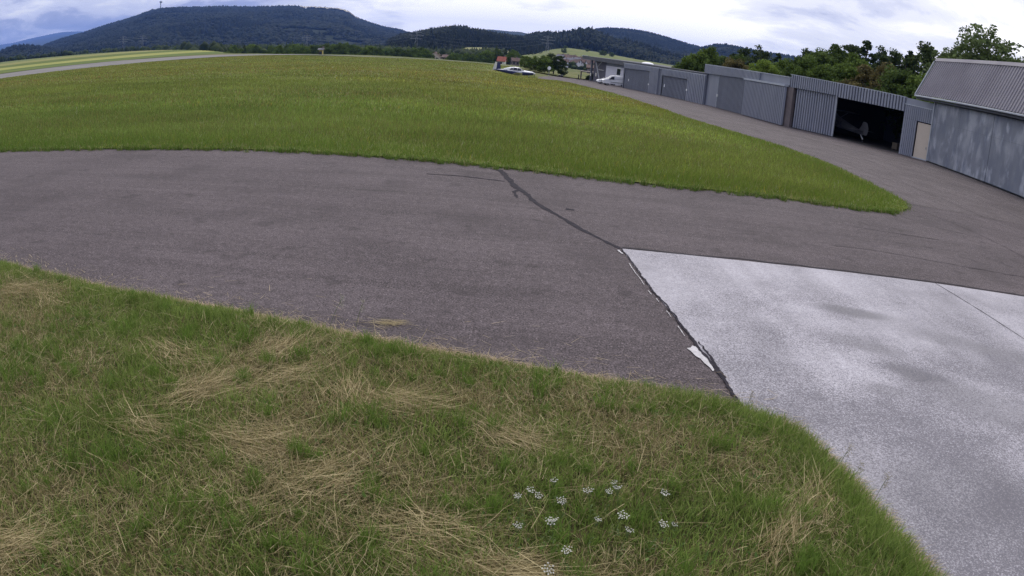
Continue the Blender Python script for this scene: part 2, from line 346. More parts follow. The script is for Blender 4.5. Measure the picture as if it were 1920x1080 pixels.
M['stained'] = stained_mat()

# ------------------------------------------------------------------ ground, hills, air
def polar_sheet(name, azs, Rs, zfun, m, kind='structure'):
    A, RR = np.meshgrid(np.radians(azs), Rs, indexing='ij'); X = RR * np.sin(A); Y = RR * np.cos(A); Z = zfun(X, Y, RR)
    na, nr = A.shape; v = np.stack([X, Y, Z], -1).reshape(-1, 3)
    i = np.arange(na - 1)[:, None] * nr + np.arange(nr - 1)[None, :]; i = i.ravel()
    q = np.stack([i, i + nr, i + nr + 1, i + 1], 1)[:, ::-1]
    q = np.stack([i, i + 1, i + nr + 1, i + nr], 1)[:, ::-1] if False else q[:, ::-1]
    o = np_mesh(name, v, q, mat=m, smooth=True); setp(o, kind=kind); return o
m_valley = mat('valley meadows', (0.060, 0.088, 0.024), (0.12, 0.125, 0.045), scale=0.006, rough=0.95, detail=4, spec=0.1, c3=(0.16, 0.145, 0.075), scale3=0.011, lo3=0.55, hi3=0.6)
azs = np.concatenate([np.linspace(-180, -62, 24), np.linspace(-60, 60, 161), np.linspace(62, 180, 24)])
Rs = np.concatenate([[0.0], np.geomspace(1.5, 1000, 90), np.geomspace(1080, 13000, 20)])
polar_sheet('ground', azs, Rs, lambda x, y, r: T(x, y) - 0.15 * (1 - ss(150, 300, r)) - 0.02, m_valley)

def ribbon(name, La, Lb, m, dz, nx=8, kind='structure'):
    """A ground sheet between two polylines of equal length, draped on the terrain."""
    La = np.array(La, float); Lb = np.array(Lb, float); u = np.linspace(0, 1, nx + 1)
    P = La[:, None, :] * (1 - u)[None, :, None] + Lb[:, None, :] * u[None, :, None]
    Z = T(P[..., 0], P[..., 1]) + dz; v = np.concatenate([P, Z[..., None]], -1).reshape(-1, 3)
    n = nx + 1; i = (np.arange(len(La) - 1)[:, None] * n + np.arange(nx)[None, :]).ravel()
    q = np.stack([i, i + 1, i + n + 1, i + n], 1)
    o = np_mesh(name, v, q, mat=m); setp(o, kind=kind)
    if o.data.polygons[0].normal.z < 0: o.data.flip_normals()
    return o
# tarmac: the taxiway in front, and the apron that runs away past the hangars
xs = np.linspace(-110, 62, 60)
ribbon('taxiway', [(x, 2.0) for x in xs], [(x, 20.6) for x in xs], M['asphalt'], 0.0, 6)
ap = [(20.6, 10.5, 62), (24, 11, 45), (30, 11.5, 30.5), (40, 10.5, 30.5), (48, 9.5, 30), (58, 9.5, 25.0), (70, 9.3, 24), (87, 8.5, 23.5), (105, 6, 21), (128, 3.4, 18.5), (140, .8, 18.6), (150, 1.5, 17.5), (160, 4.5, 16.5), (168, 8, 15.5), (173, 10.5, 15)]
ya = np.concatenate([np.linspace(20.6, 60, 40), np.linspace(62, 173, 50)])
xl = np.interp(ya, [a[0] for a in ap], [a[1] for a in ap]); xr = np.interp(ya, [a[0] for a in ap], [a[2] for a in ap])
ribbon('apron', list(zip(xl, ya)), list(zip(xr, ya)), M['asphalt2'], 0.004, 10)
rn = [(-83.5, 40), (-83.9, 70), (-83.9, 90), (-83, 104), (-83, 122), (-85, 148), (-87, 185), (-83, 214), (-72, 222), (-56, 214), (-42, 208), (-26, 206), (-12, 195), (-6, 190)]
rf = [(-108, 40), (-109, 70), (-110.7, 100), (-113, 118), (-115, 145), (-117, 180), (-113, 215), (-103, 235), (-80, 236), (-57, 222), (-42, 214), (-26, 211), (-8, 199), (-2, 193)]
ribbon('runway', rn, rf, mat('runway tarmac', (0.13, 0.122, 0.12), (0.175, 0.165, 0.16), scale=0.08, rough=0.9), 0.05, 3)
# crop strips beyond the runway
def strip(name, x0, x1, c1, c2):
    yy = np.linspace(40, 690, 60)
    ribbon(name, [(x0 * (1 + y / 2600), y) for y in yy], [(x1 * (1 + y / 2600), y) for y in yy], mat(name + ' growth', c1, c2, scale=0.05, rough=0.95, spec=.1), 0.03, 4)
strip('grass_strip', -112, -148, (0.075, 0.115, 0.026), (0.11, 0.14, 0.036))
strip('barley_field', -148, -190, (0.27, 0.27, 0.085), (0.21, 0.225, 0.06))
strip('meadow_strip', -190, -250, (0.075, 0.11, 0.022), (0.11, 0.13, 0.03))
strip('wheat_field', -250, -330, (0.22, 0.21, 0.075), (0.17, 0.18, 0.055))
strip('pasture_strip', -330, -620, (0.095, 0.13, 0.04), (0.15, 0.16, 0.055))

# the big meadow between taxiway, runway and apron
front = np.array([(-83.5, 17.0), (-40, 17.3), (-16.6, 17.64), (-12.2, 17.99), (-8.7, 18.3), (-5.5, 18.4), (-2.5, 18.1), (-.5, 17.86), (1.6, 17.57), (3.7, 17.46), (5.9, 17.7), (7.5, 17.8), (9.2, 17.75), (10.4, 17.97), (11.2, 18.41)])
right = np.array([(11.2, 18.41), (12.1, 19.4), (12.65, 20.5), (12.85, 21.6), (13.0, 23.6), (13.56, 29.1), (13.46, 32.9), (12.6, 39.3), (11.4, 48.1), (11.3, 58), (11.0, 70.3), (10.2, 86.5), (8.1, 102), (4.6, 134), (2.5, 142.3), (0, 160), (-4, 188), (-30, 207)])
def front_y(x): return np.interp(x, front[:, 0], front[:, 1])
def right_x(y): return np.interp(y, right[:, 1], right[:, 0])
nu, nv = 60, 120
vv = np.concatenate([np.linspace(0, .25, 60), np.linspace(.26, 1, nv - 60)])
yv = 18.41 + vv ** 1.2 * (207 - 18.41); uu = np.linspace(0, 1, nu); uu = 1 - (1 - uu) ** 1.6
X = -83.5 + uu[None, :] * (right_x(yv)[:, None] + 83.5); Yb = yv[:, None] + 0 * X
Y = Yb + (1 - vv[:, None]) ** 8 * (front_y(X) - 18.41 + .16 + .25 * (fnoise(X, Yb * 0, .9, 83) - .5))
Z = T(X, Y) + 0.035 + 0.05 * (fnoise(X, Y, 6, 3) - .5) * ss(0, 4, Y - front_y(X))
i = (np.arange(nv - 1)[:, None] * nu + np.arange(nu - 1)[None, :]).ravel()
setp(np_mesh('meadow', np.stack([X, Y, Z], -1).reshape(-1, 3), np.stack([i, i + 1, i + nu + 1, i + nu], 1), mat=M['soil'], smooth=True), kind='structure')
# meadow beyond the apron end, towards the village
ribbon('rough_meadow', [(y * .012 - 4, y) for y in np.linspace(176, 420, 20)], [(y * .2 + 10, y) for y in np.linspace(176, 420, 20)], mat('rough pasture', (0.075, 0.105, 0.026), (0.15, 0.135, 0.055), scale=0.06, rough=.95, spec=.1), 0.12, 8)

def hill(name, prof, D, foot, zb, m, namp=8.0, p=1.0, crest=0.0, nt_=26, kind='structure'):
    az0, az1 = prof[0][0], prof[-1][0]; na = int((az1 - az0) * 5) + 4
    az = np.linspace(az0, az1, na); el = np.interp(az, [q[0] for q in prof], [q[1] for q in prof])
    ts = np.concatenate([np.linspace(0, 1, nt_), [1.08, 1.25, 1.5]])
    def surf(a, t):
        zr = CAM_H + D * np.tan(np.radians(np.interp(a, az, el))) - crest
        d = foot + (D - foot) * t; f = np.where(t <= 1, np.clip(t, 0, 1) ** p * (1.15 - .15 * np.clip(t, 0, 1)), 1 - (t - 1) * 1.4)
        x = d * np.sin(np.radians(a)); y = d * np.cos(np.radians(a))
        nz = (fnoise(x, y, (D - foot) * .22, 5, 4) - .55) * namp * np.clip(4 * t * (1 - t), 0, 1)
        zmax = CAM_H + d * np.tan(np.radians(np.interp(a, az, el))) - crest
        return x, y, np.minimum(zb + (zr - zb) * f + nz, np.where(t < 1, zmax, 1e9))
    A, TT = np.meshgrid(az, ts, indexing='ij'); x, y, z = surf(A, TT); n = len(ts)
    i = (np.arange(na - 1)[:, None] * n + np.arange(n - 1)[None, :]).ravel()
    o = np_mesh(name, np.stack([x, y, z], -1).reshape(-1, 3), np.stack([i, i + n, i + n + 1, i + 1], 1), mat=m, smooth=True)
    if kind: setp(o, kind=kind)
    return surf, (az0, az1)
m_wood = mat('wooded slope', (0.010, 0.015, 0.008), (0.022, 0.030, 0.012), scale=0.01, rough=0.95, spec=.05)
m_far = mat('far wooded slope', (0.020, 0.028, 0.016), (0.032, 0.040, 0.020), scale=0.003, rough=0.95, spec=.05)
farhill = [(-64, .8), (-52, .9), (-43.15, 1.07), (-42.03, 1.12), (-40.48, 1.33), (-38.84, 1.52), (-37.83, 1.6), (-36.41, 1.54), (-34.73, 1.3), (-31, 1.0), (-20, .9)]
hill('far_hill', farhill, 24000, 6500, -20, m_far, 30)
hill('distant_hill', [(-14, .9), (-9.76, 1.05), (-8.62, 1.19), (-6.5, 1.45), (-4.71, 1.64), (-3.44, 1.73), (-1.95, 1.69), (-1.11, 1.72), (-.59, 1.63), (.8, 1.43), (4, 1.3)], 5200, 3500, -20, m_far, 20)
lefthill = [(-62, .5), (-50, .62), (-43.14, .71), (-42.03, 1.03), (-41.13, 1.0), (-39.57, .74), (-37.78, .3), (-36, .0)]
mount = [(-44, .15), (-40.45, .45), (-39.35, .78), (-38.16, 1.1), (-36.28, 1.46), (-34.32, 1.96), (-32.17, 2.47), (-30.58, 2.97), (-29.51, 3.06), (-27.34, 3.08), (-24.84, 3.09), (-22.47, 3.0), (-20.12, 3.07), (-18.84, 3.08), (-18.49, 2.97), (-17.13, 2.97), (-15.85, 2.9), (-14.77, 2.68), (-14.31, 2.26), (-13.13, 1.86), (-11.92, 1.51), (-10.63, 1.34), (-9.77, 1.12), (-8.46, .74), (-6, .4), (-2, .1)]
midhill = [(-11.5, .1), (-10.9, .40), (-10.51, .62), (-9.33, .82), (-8.29, 1.12), (-6.74, 1.42), (-5.91, 1.55), (-5.13, 1.46), (-3.55, 1.26), (-1.7, 1.05), (.5, .9), (2, .8)]
nearR = [(-5, .5), (-2.95, .78), (-1.28, 1.02), (.42, 1.55), (1, 1.66), (2.06, 1.68), (2.56, 1.8), (3.1, 2.0), (3.93, 2.27), (4.48, 2.3), (5.22, 2.06), (6.32, 1.7), (8.46, 1.56), (10.44, 1.05), (13, .8), (20, .5)]
hill2 = [(2.6, 1.2), (3.75, 2.0), (4.84, 2.56), (5.81, 2.76), (7.25, 2.84), (8.83, 2.82), (10.47, 2.58), (12.08, 2.28), (13.08, 2.15), (14.01, 1.86), (17, 1.3), (22, 1.0)]
hill3 = [(9, 1.2), (12.73, 1.8), (13.46, 2.2), (14.46, 2.55), (15.26, 2.68), (16.09, 2.64), (16.95, 2.6), (18.73, 2.58), (20.8, 2.62), (22.61, 2.4), (26, 2.0), (34, 1.5), (44, 1.2)]
meadowhill = [(-4, -.35), (-1, -.1), (.46, .18), (1.75, .56), (2.79, .76), (4.29, .71), (5.88, .62), (8.15, .45), (12, .3), (18, .1)]
s_left, r_left = hill('low_hill', lefthill, 2600, 1700, -14, m_wood, 6, crest=12)
s_mount, r_mount = hill('mountain', mount, 4200, 1900, -14, m_wood, 46, p=1.05, crest=12, nt_=40)
s_mid, r_mid = hill('pine_hill', midhill, 1500, 850, -13, m_wood, 8, crest=2)
s_near, r_near = hill('wooded_hill', nearR, 1650, 1080, -6, m_wood, 8, crest=3)
s_h2, r_h2 = hill('high_hill', hill2, 3300, 1800, -8, m_wood, 24, crest=10)
s_h3, r_h3 = hill('ridge_hill', hill3, 2700, 1500, -8, m_wood, 18, crest=10)
m_mead = mat('hill pasture', (0.105, 0.135, 0.042), (0.145, 0.155, 0.06), scale=0.02, rough=.95, spec=.1)
s_mead, r_mead = hill('hill_meadow', meadowhill, 1010, 600, -5.4, m_mead, 2, p=.9)
hill('slope_pasture', [(-6.2, -.2), (-5.2, .14), (-4, .22), (-3, .20), (-2, .12), (-1.2, -.2)], 840, 700, -9, mat('slope pasture grass', (0.13, 0.155, 0.05), (0.18, 0.18, 0.07), scale=.03, rough=.95), 1)

def blob_forest(name, x, y, z, size, hgt, conifer, c1, c2, label, cat, cvar=0.5):
    """A far wood as one mesh: a small ragged crown for every tree."""
    n = len(x); k = 7; an = np.arange(k) * 2 * np.pi / k
    dec = [(.08, .62), (.42, 1.0), (.76, .78)]; con = [(.06, .85), (.35, .72), (.68, .38)]
    zl = np.where(conifer[:, None], np.array([q[0] for q in con]), np.array([q[0] for q in dec])); rl = np.where(conifer[:, None], np.array([q[1] for q in con]), np.array([q[1] for q in dec]))
    rot = rng.uniform(0, 6.28, n); V = np.zeros((n, 3 * k + 1, 3), np.float32)
    for r in range(3):
        jr = rng.uniform(.72, 1.2, (n, k)); jz = rng.uniform(-.07, .07, (n, k)); a = an[None, :] + rot[:, None] + r * .4
        V[:, r*k:(r+1)*k, 0] = x[:, None] + np.cos(a) * size[:, None] * rl[:, r:r+1] * jr
        V[:, r*k:(r+1)*k, 1] = y[:, None] + np.sin(a) * size[:, None] * rl[:, r:r+1] * jr
        V[:, r*k:(r+1)*k, 2] = z[:, None] + hgt[:, None] * (zl[:, r:r+1] + jz)
    V[:, -1] = np.stack([x, y, z + hgt], 1)
    q = []; tr = []
    for r in range(2):
        for j in range(k): q.append((r*k+j, r*k+(j+1) % k, (r+1)*k+(j+1) % k, (r+1)*k+j))
    for j in range(k): tr.append((2*k+j, 2*k+(j+1) % k, 3*k))
    off = (np.arange(n) * (3 * k + 1))[:, None, None]
    Q = (np.array(q)[None] + off).reshape(-1, 4); TR = (np.array(tr)[None] + off).reshape(-1, 3)
    mixv = np.clip(rng.normal(.5, .28, n) * cvar * 2, 0, 1)[:, None]
    c = np.array(c1)[None] * (1 - mixv) + np.array(c2)[None] * mixv; c[conifer] *= np.array([.62, .72, .85])
    o = np_mesh(name, V.reshape(-1, 3), Q, TR, mat=M['leaf'], col=np.repeat(c, 3 * k + 1, 0))
    return setp(o, label, cat, kind='stuff')
def scatter(surf, rg, n, tp, keep=None, aw=None):
    a = rng.uniform(rg[0], rg[1], int(n)); t = tp(len(a))
    x, y, z = surf(a, t)
    ok = np.ones(len(a), bool) if keep is None else keep(a, t, x, y)
    return a[ok], t[ok], x[ok], y[ok], z[ok]
G1, G2 = (0.008, 0.013, 0.007), (0.020, 0.029, 0.011)
def wood(name, surf, rg, n, lo, hi, h0, h1, con_p, label, keep=None, tp=None, c1=G1, c2=G2):
    a, t, x, y, z = scatter(surf, rg, n, tp or (lambda k: rng.uniform(0, 1.06, k)), keep)
    con = (fnoise(x, y, 160, 11) + rng.normal(0, .12, len(x))) < con_p
    blob_forest(name, x, y, z - 1, rng.uniform(lo, hi, len(x)) * np.where(con, .7, 1), rng.uniform(h0, h1, len(x)) * np.where(con, 1.15, .95), con, c1, c2, label, 'forest')
quarry = lambda a, t: ((a > -18.6) & (a < -14.2) & (t > .90) & (t < .992) & (fnoise(a * 10, t * 80, 3, 4) > .34))
wood('mountain_forest', s_mount, r_mount, 26000, 7, 13, 10, 17, .42, 'dark forest covering the flanks of the long flat-topped mountain', tp=lambda k: rng.uniform(.0, 1, k) ** .75 * 1.02,
     keep=lambda a, t, x, y: ~quarry(a, t) & ~((fnoise(x, y, 240, 21) > .74) & (t < .85)))
wood('pine_forest', s_mid, r_mid, 5200, 3.5, 6.5, 10, 16, .62, 'dark spruce wood on the pine hill beyond the meadow', keep=lambda a, t, x, y: ~((fnoise(x, y, 90, 8) > .70) & (t < .8)))
wood('hill_forest', s_near, r_near, 7000, 4, 7.5, 10, 17, .45, 'mixed green wood on the rounded hill above the village', keep=lambda a, t, x, y: ~((fnoise(x, y, 120, 9) > .72) & (t < .8)))
wood('high_hill_forest', s_h2, r_h2, 24000, 6, 11, 9, 15, .6, 'blue-dark forest on the high hill behind the village')
wood('ridge_forest', s_h3, r_h3, 24000, 6, 10, 9, 14, .55, 'dark forest on the ridge beyond the hangars')
wood('low_hill_forest', s_left, r_left, 3500, 6, 11, 9, 14, .5, 'dark wood on the low hill at the far end of the valley')
# the quarry face near the top of the mountain
def rock_face():
    a = np.linspace(-18.7, -14.0, 90); t = np.linspace(.90, .985, 8); A, TT = np.meshgrid(a, t, indexing='ij'); x, y, z = s_mount(A, TT)
    z = z + 11 + 8 * fnoise(A * 20, TT * 60, 2, 2); k = np.stack([x, y, z], -1)
    mid = .955 + .018 * np.sin(a * 3.1) + .012 * np.sin(a * 7.7); hw = .012 + .030 * fnoise(a * 7, a * 0, 4, 6)
    i = (np.arange(len(a) - 1)[:, None] * 8 + np.arange(7)[None, :]).ravel(); q = np.stack([i, i + 8, i + 9, i + 1], 1)
    tm = TT.reshape(-1)[q].mean(1); am = A.reshape(-1)[q].mean(1)
    ok = np.abs(tm - np.interp(am, a, mid)) < np.interp(am, a, hw)
    o = np_mesh('rock_face', k.reshape(-1, 3), q[ok], mat=mat('pale limestone', (0.42, 0.38, 0.31), (0.20, 0.19, 0.15), scale=.03, rough=.95, detail=8)); setp(o, kind='structure')
rock_face()
# belts of trees on the valley floor
def belt(name, n, az0, az1, Ra, Rb, s0, s1, h0, h1, con, label, thin=None, c1=(0.016, 0.027, 0.010), c2=(0.045, 0.064, 0.020)):
    a = rng.uniform(az0, az1, n); Rr = rng.uniform(Ra, Rb, n)
    x = Rr * np.sin(np.radians(a)); y = Rr * np.cos(np.radians(a)); ok = np.ones(n, bool) if thin is None else thin(a, Rr, x, y)
    a, Rr, x, y = a[ok], Rr[ok], x[ok], y[ok]
    c = rng.random(len(a)) < con
    blob_forest(name, x, y, T(x, y) - .5, rng.uniform(s0, s1, len(a)) * np.where(c, .7, 1), rng.uniform(h0, h1, len(a)) * np.where(c, 1.15, 1), c, c1, c2, label, 'woodland')
belt('valley_woodland', 2600, -37, 1.0, 520, 1250, 4, 8, 9, 17, .25, 'broad belt of mixed trees across the valley floor below the mountain', thin=lambda a, r, x, y: ((fnoise(x, y, 90, 31) > .36) | (r > 900)) & (T(x, y) < -8))
belt('plain_woodland', 3600, -47, -28, 920, 1700, 2.5, 5.5, 4, 8.5, .3, 'dark wood at the edge of the crop fields', thin=lambda a, r, x, y: (fnoise(x, y, 160, 14) > .42))
belt('village_woodland', 420, 1.5, 13, 420, 640, 2.5, 5, 3, 6.5, .25, 'garden trees and hedges between the village houses', thin=lambda a, r, x, y: (fnoise(x, y, 40, 17) > .42) & ~((r < 520) & (a < 4.6)))

# ------------------------------------------------------------------ near ground: verge, slab, cracks
edge = np.array([(-40, 10.5), (-20, 8.9), (-12, 8.25), (-7.52, 7.75), (-6.21, 7.51), (-5.09, 7.25), (-4.2, 7.14), (-3.41, 7.04), (-2.67, 6.9), (-1.38, 6.63), (-.26, 6.41), (.28, 6.26), (.8, 6.17), (1.56, 5.97), (2.18, 5.77), (2.39, 5.57), (2.62, 5.44), (2.76, 5.06), (2.92, 4.49), (2.98, 3.91), (3.12, 3.24), (3.2, 1.5), (3.2, -14)])
_ax = edge[:15]; _ay = edge[14:]
def verge_top(x): return np.where(x <= 2.18, np.interp(x, _ax[:, 0], _ax[:, 1]), np.interp(x, _ay[:, 0], _ay[:, 1]))
def edge_dist(x, y):
    """Roughly how far a point lies inside the verge (m)."""
    d = np.full(np.shape(x), 1e9)
    for (x0, y0), (x1, y1) in zip(edge[:-1], edge[1:]):
        ex, ey = x1 - x0, y1 - y0; t = np.clip(((x - x0) * ex + (y - y0) * ey) / (ex * ex + ey * ey), 0, 1)
        d = np.minimum(d, np.hypot(x - x0 - t * ex, y - y0 - t * ey))
    rx = np.interp(-y, -_ay[::1, 1], _ay[:, 0])
    inside = np.where(y > 5.77, (y < np.interp(x, _ax[:, 0], _ax[:, 1])) & (x < 2.18), x < rx)
    return np.where(inside, d, -d)
def verge_z(x, y):
    d = edge_dist(x, y)
    return 0.012 + 0.05 * ss(0, .35, d) + ss(.1, .8, d) * (0.07 * (fnoise(x, y, 1.3, 41) - .4) + .03 * (fnoise(x, y, .35, 42) - .5)) - .05 * ss(.03, -.02, d)
ne = 220
pe = []; L_ = np.concatenate([[0], np.cumsum(np.hypot(*np.diff(edge, axis=0).T))]); sA = np.concatenate([np.linspace(0, 28, 30), np.linspace(28.5, L_[-1], ne)])
ex = np.interp(sA, L_, edge[:, 0]); ey = np.interp(sA, L_, edge[:, 1]); ex = ex + .03 * np.sin(sA * 9) + .02 * np.sin(sA * 23)
core = np.array((-8.0, -12.0)); w_ = np.concatenate([np.linspace(0, .06, 14), np.linspace(.075, .5, 60), np.linspace(.55, 1, 6)])
VX = ex[:, None] * (1 - w_) + core[0] * w_; VY = ey[:, None] * (1 - w_) + core[1] * w_
VX = np.where(ex[:, None] < -12, ex[:, None] + 0 * VX, VX)
nn = len(w_); i = (np.arange(len(sA) - 1)[:, None] * nn + np.arange(nn - 1)[None, :]).ravel()
setp(np_mesh('verge', np.stack([VX, VY, verge_z(VX, VY)], -1).reshape(-1, 3), np.stack([i, i + nn, i + nn + 1, i + 1], 1), mat=M['thatch'], smooth=True), kind='structure')

sl = MB(); sl.box(0, 1, 0, 1, 0, 1)
def poly_sheet(name, pts, z, m, kind='structure', thick=0):
    me = bpy.data.meshes.new(name); n = len(pts)
    if thick:
        me.from_pydata([(x, y, z) for x, y in pts] + [(x, y, z - thick) for x, y in pts], [], [tuple(range(n))] + [(i, i + n, (i + 1) % n + n, (i + 1) % n) for i in range(n)])
    else: me.from_pydata([(x, y, z) for x, y in pts], [], [tuple(range(n))])
    me.materials.append(m); me.update()
    if me.polygons[0].normal.z < 0: me.flip_normals()
    o = bpy.data.objects.new(name, me); COL.objects.link(o); return setp(o, kind=kind)
poly_sheet('concrete_slab', [(1.73, 11.11), (3.85, 11.1), (5.69, 11.08), (7.8, 11.01), (10.04, 10.82), (16, 10.5), (26, 9.8), (26, -14), (3.0, -14), (2.9, 1.0), (2.5, 4.2), (2.27, 6.1), (2.17, 7.1), (2.05, 8.13), (1.88, 9.4)], 0.009, M['slab'], thick=.008)
def crack(name, pts, w0, w1, z, m, seed=1, wob=.03, sub=10):
    r = np.random.default_rng(seed); pts = np.array([p[:2] for p in pts], float)
    L = np.concatenate([[0], np.cumsum(np.hypot(*np.diff(pts, axis=0).T))]); s = np.linspace(0, L[-1], max(4, int(L[-1] * sub)))
    x = np.interp(s, L, pts[:, 0]); y = np.interp(s, L, pts[:, 1]); k = np.convolve(r.normal(0, 1, len(s) + 8), np.ones(5) / 5, 'same')[4:-4]
    tx = np.gradient(x); ty = np.gradient(y); l = np.hypot(tx, ty); nx, ny = -ty / l, tx / l
    x = x + nx * k * wob; y = y + ny * k * wob; w = np.interp(s, [0, L[-1]], [w0, w1]) * r.uniform(.55, 1.35, len(s)) / 2
    zz_ = T(x, y) + z; v = np.concatenate([np.stack([x + nx * w, y + ny * w, zz_], 1), np.stack([x - nx * w, y - ny * w, zz_], 1)]); n = len(s); i = np.arange(n - 1)
    return setp(np_mesh(name, v, np.stack([i, i + n, i + n + 1, i + 1], 1), mat=m), kind='structure')
crack('bitumen_seam', [(-.59, 17.7), (-.45, 17.25), (-.28, 16.37), (-.1, 15.58), (.11, 14.95), (.31, 14.21), (.54, 13.55), (.74, 13.12), (.92, 12.72), (1.13, 12.2), (1.3, 11.88), (1.5, 11.49), (1.70, 11.12)], .17, .085, .005, M['seal'], 1, .03)
crack('bitumen_seam', [(-.33, 16.6), (-.12, 15.7), (.1, 15.0)], .16, .10, .0065, M['seal'], 2, .04)
crack('bitumen_seam', [(-.02, 15.25), (-.12, 15.03), (-.1, 14.68), (-.06, 14.4)], .10, .05, .006, M['seal'], 3, .03)
crack('tarmac_crack', [(-2.23, 16.37), (-1.47, 16.4), (-.9, 16.29), (-.38, 16.18)], .05, .07, .006, M['seal'], 4, .012)
crack('bitumen_spot', [(.93, 13.75), (1.1, 13.72)], .12, .10, .006, M['seal'], 5, .0, 40)
m_crack = mat('dark crack', (0.035, 0.032, 0.038), (0.05, 0.045, 0.05), scale=6, rough=.9, spec=.1)
for k, c in enumerate([[(15.6, 32), (15.9, 28.9), (15.9, 26.1), (16.15, 23.8), (16.04, 20.9), (16.17, 19.3), (16.46, 18.4), (16.6, 16)], [(19.4, 34), (19.64, 31.3), (19.85, 29.5), (19.77, 27.4), (19.67, 24.6), (19.49, 22)], [(12.3, 20.2), (12.69, 19.2), (13.0, 18.3), (13.28, 17.1), (13.36, 15.9), (13.34, 14.7), (13.4, 13)],
        [(6.42, 13.07), (7.47, 13.07), (8.26, 12.96), (9.6, 12.68), (11.5, 12.47), (13.5, 12.2)], [(10.94, 17.94), (11.33, 16.96), (12.34, 16.68), (12.97, 16.51)], [(8.0, 15.34), (9.2, 15.22), (10.6, 15.21)], [(17.1, 29.2), (17.2, 27.3), (19.1, 27.9), (20.9, 27.6), (22.6, 25.7)],
        [(13.8, 45), (14.6, 36), (15.2, 30.5)], [(17.5, 46), (18.5, 38), (18.9, 33)], [(1.75, 11.2), (3.8, 11.19), (5.7, 11.17), (7.8, 11.1), (10, 10.91), (14, 10.7)]]):
    crack('tarmac_crack', c, .018 if k != 9 else .07, .028 if k != 9 else .07, .0075, m_crack, 20 + k, .035, 8)
crack('slab_joint', [(7.82, 11.02), (7.95, 9.8), (8.08, 8.33), (8.3, 6)], .022, .02, .0125, m_crack, 40, .004)
crack('slab_joint', [(1.73, 11.12), (1.88, 9.4), (2.05, 8.13), (2.17, 7.1), (2.25, 6.3), (2.28, 5.75)], .018, .045, .0135, M['seal'], 41, .022, 24)
crack('paint_edge', [(1.66, 11.0), (1.70, 10.8)], .05, .03, .012, M['white_paint'], 42, .01, 30)
for k, (a_, b_) in enumerate([((1.74, 10.3), (1.83, 9.3)), ((1.85, 9.05), (1.87, 8.9)), ((1.91, 8.75), (1.925, 8.62)), ((1.97, 8.3), (1.99, 8.1)), ((2.02, 7.8), (2.05, 7.5))]):
    crack('paint_edge', [a_, b_], .012, .010, .012, M['white_paint'], 50 + k, .006, 40)
poly_sheet('paint_patch', [(2.135, 7.27), (2.11, 7.20), (2.08, 7.22), (2.05, 7.16), (2.00, 7.14), (2.015, 7.09), (2.03, 7.06), (2.045, 6.99), (2.06, 6.93), (2.10, 6.87), (2.12, 6.76), (2.155, 6.66), (2.17, 6.56), (2.195, 6.60), (2.19, 6.78), (2.175, 6.95), (2.16, 7.1)], .0105, M['white_paint'])
crack('tarmac_crack', [(2.19, 7.35), (2.205, 7.0), (2.24, 6.7), (2.28, 6.4)], .02, .04, .0145, M['seal'], 61, .03, 26)

# ------------------------------------------------------------------ grass
def blades(name, x, y, z, h, w, lean, az, col, bend=.25, facing=None, kind='stuff', label=None, m=None):
    n = len(x); lx, ly = np.cos(az), np.sin(az); f = rng.uniform(0, 6.283, n) if facing is None else facing; sx, sy = -np.sin(f), np.cos(f)
    P = np.stack([x, y, z], 1); Sd = np.stack([sx, sy, 0 * sx], 1) * (w / 2)[:, None]
    sn, cs = np.sin(lean), np.cos(lean); D = np.stack([lx * sn, ly * sn, cs], 1)
    l2 = np.clip(lean + bend, 0, 1.9); D2 = np.stack([lx * np.sin(l2), ly * np.sin(l2), np.cos(l2)], 1)
    m1 = P + D * (h * .55)[:, None]; tp = m1 + D2 * (h * .45)[:, None]
    V = np.stack([P - Sd, P + Sd, m1 + Sd * .8, m1 - Sd * .8, tp], 1).astype(np.float32)
    o5 = (np.arange(n) * 5)[:, None]; Q = np.array([[0, 1, 2, 3]]) + o5; TR = np.array([[3, 2, 4]]) + o5
    c = np.repeat(col, 5, 0)
    o = np_mesh(name, V.reshape(-1, 3), Q, TR, mat=m or M['blade'], col=c)
    return setp(o, label, 'grass' if label else None, kind=kind)
def lerp(a, b, t): return np.array(a)[None] * (1 - t[:, None]) + np.array(b)[None] * t[:, None]
GREEN_A, GREEN_B = (0.095, 0.150, 0.030), (0.285, 0.365, 0.095)
STRAW_A, STRAW_B = (0.20, 0.155, 0.068), (0.56, 0.47, 0.27)

hay_spots = [(-6.1, 6.72, .50, .25), (-5.5, 6.45, .26, -.9), (-3.2, 5.62, .42, -.4), (-2.2, 6.0, .30, 1.0), (-1.95, 5.45, .36, .5), (-2.6, 5.0, .38, .95), (-1.3, 5.2, .34, 1.9), (-.8, 5.22, .34, .0), (-1.85, 4.3, .40, .05), (-1.2, 3.95, .36, .9), (.15, 4.78, .26, -.5), (2.33, 5.0, .15, .6), (2.5, 4.2, .24, 1.2), (2.0, 3.65, .26, 1.0), (-.4, 3.55, .34, -.1), (-3.0, 2.6, .30, .9), (-2.85, 4.25, .28, -.2), (.2, 3.2, .28, -.15)]
HS = np.array(hay_spots)
def hayness(x, y):
    v = 0
    for hx, hy, hr, ha in hay_spots: v = np.maximum(v, np.exp(-((x - hx) ** 2 + (y - hy) ** 2) / (hr * hr * .55)))
    return v
def near_pts(n, x0=-9.5, x1=3.3, y0=1.6, y1=8.4):
    x = rng.uniform(x0, x1, n); y = rng.uniform(y0, y1, n); d = edge_dist(x, y)
    ok = (d > .0) & (np.abs(x) < y * 1.12 + .8)
    return x[ok], y[ok], d[ok]
x, y, d = near_pts(620000)
dens = .45 + .75 * fnoise(x, y, .55, 51) + .35 * ss(.6, .1, d)
keep = rng.random(len(x)) < dens * (1 - .25 * hayness(x, y)) * .66
x, y, d = x[keep], y[keep], d[keep]; n = len(x)
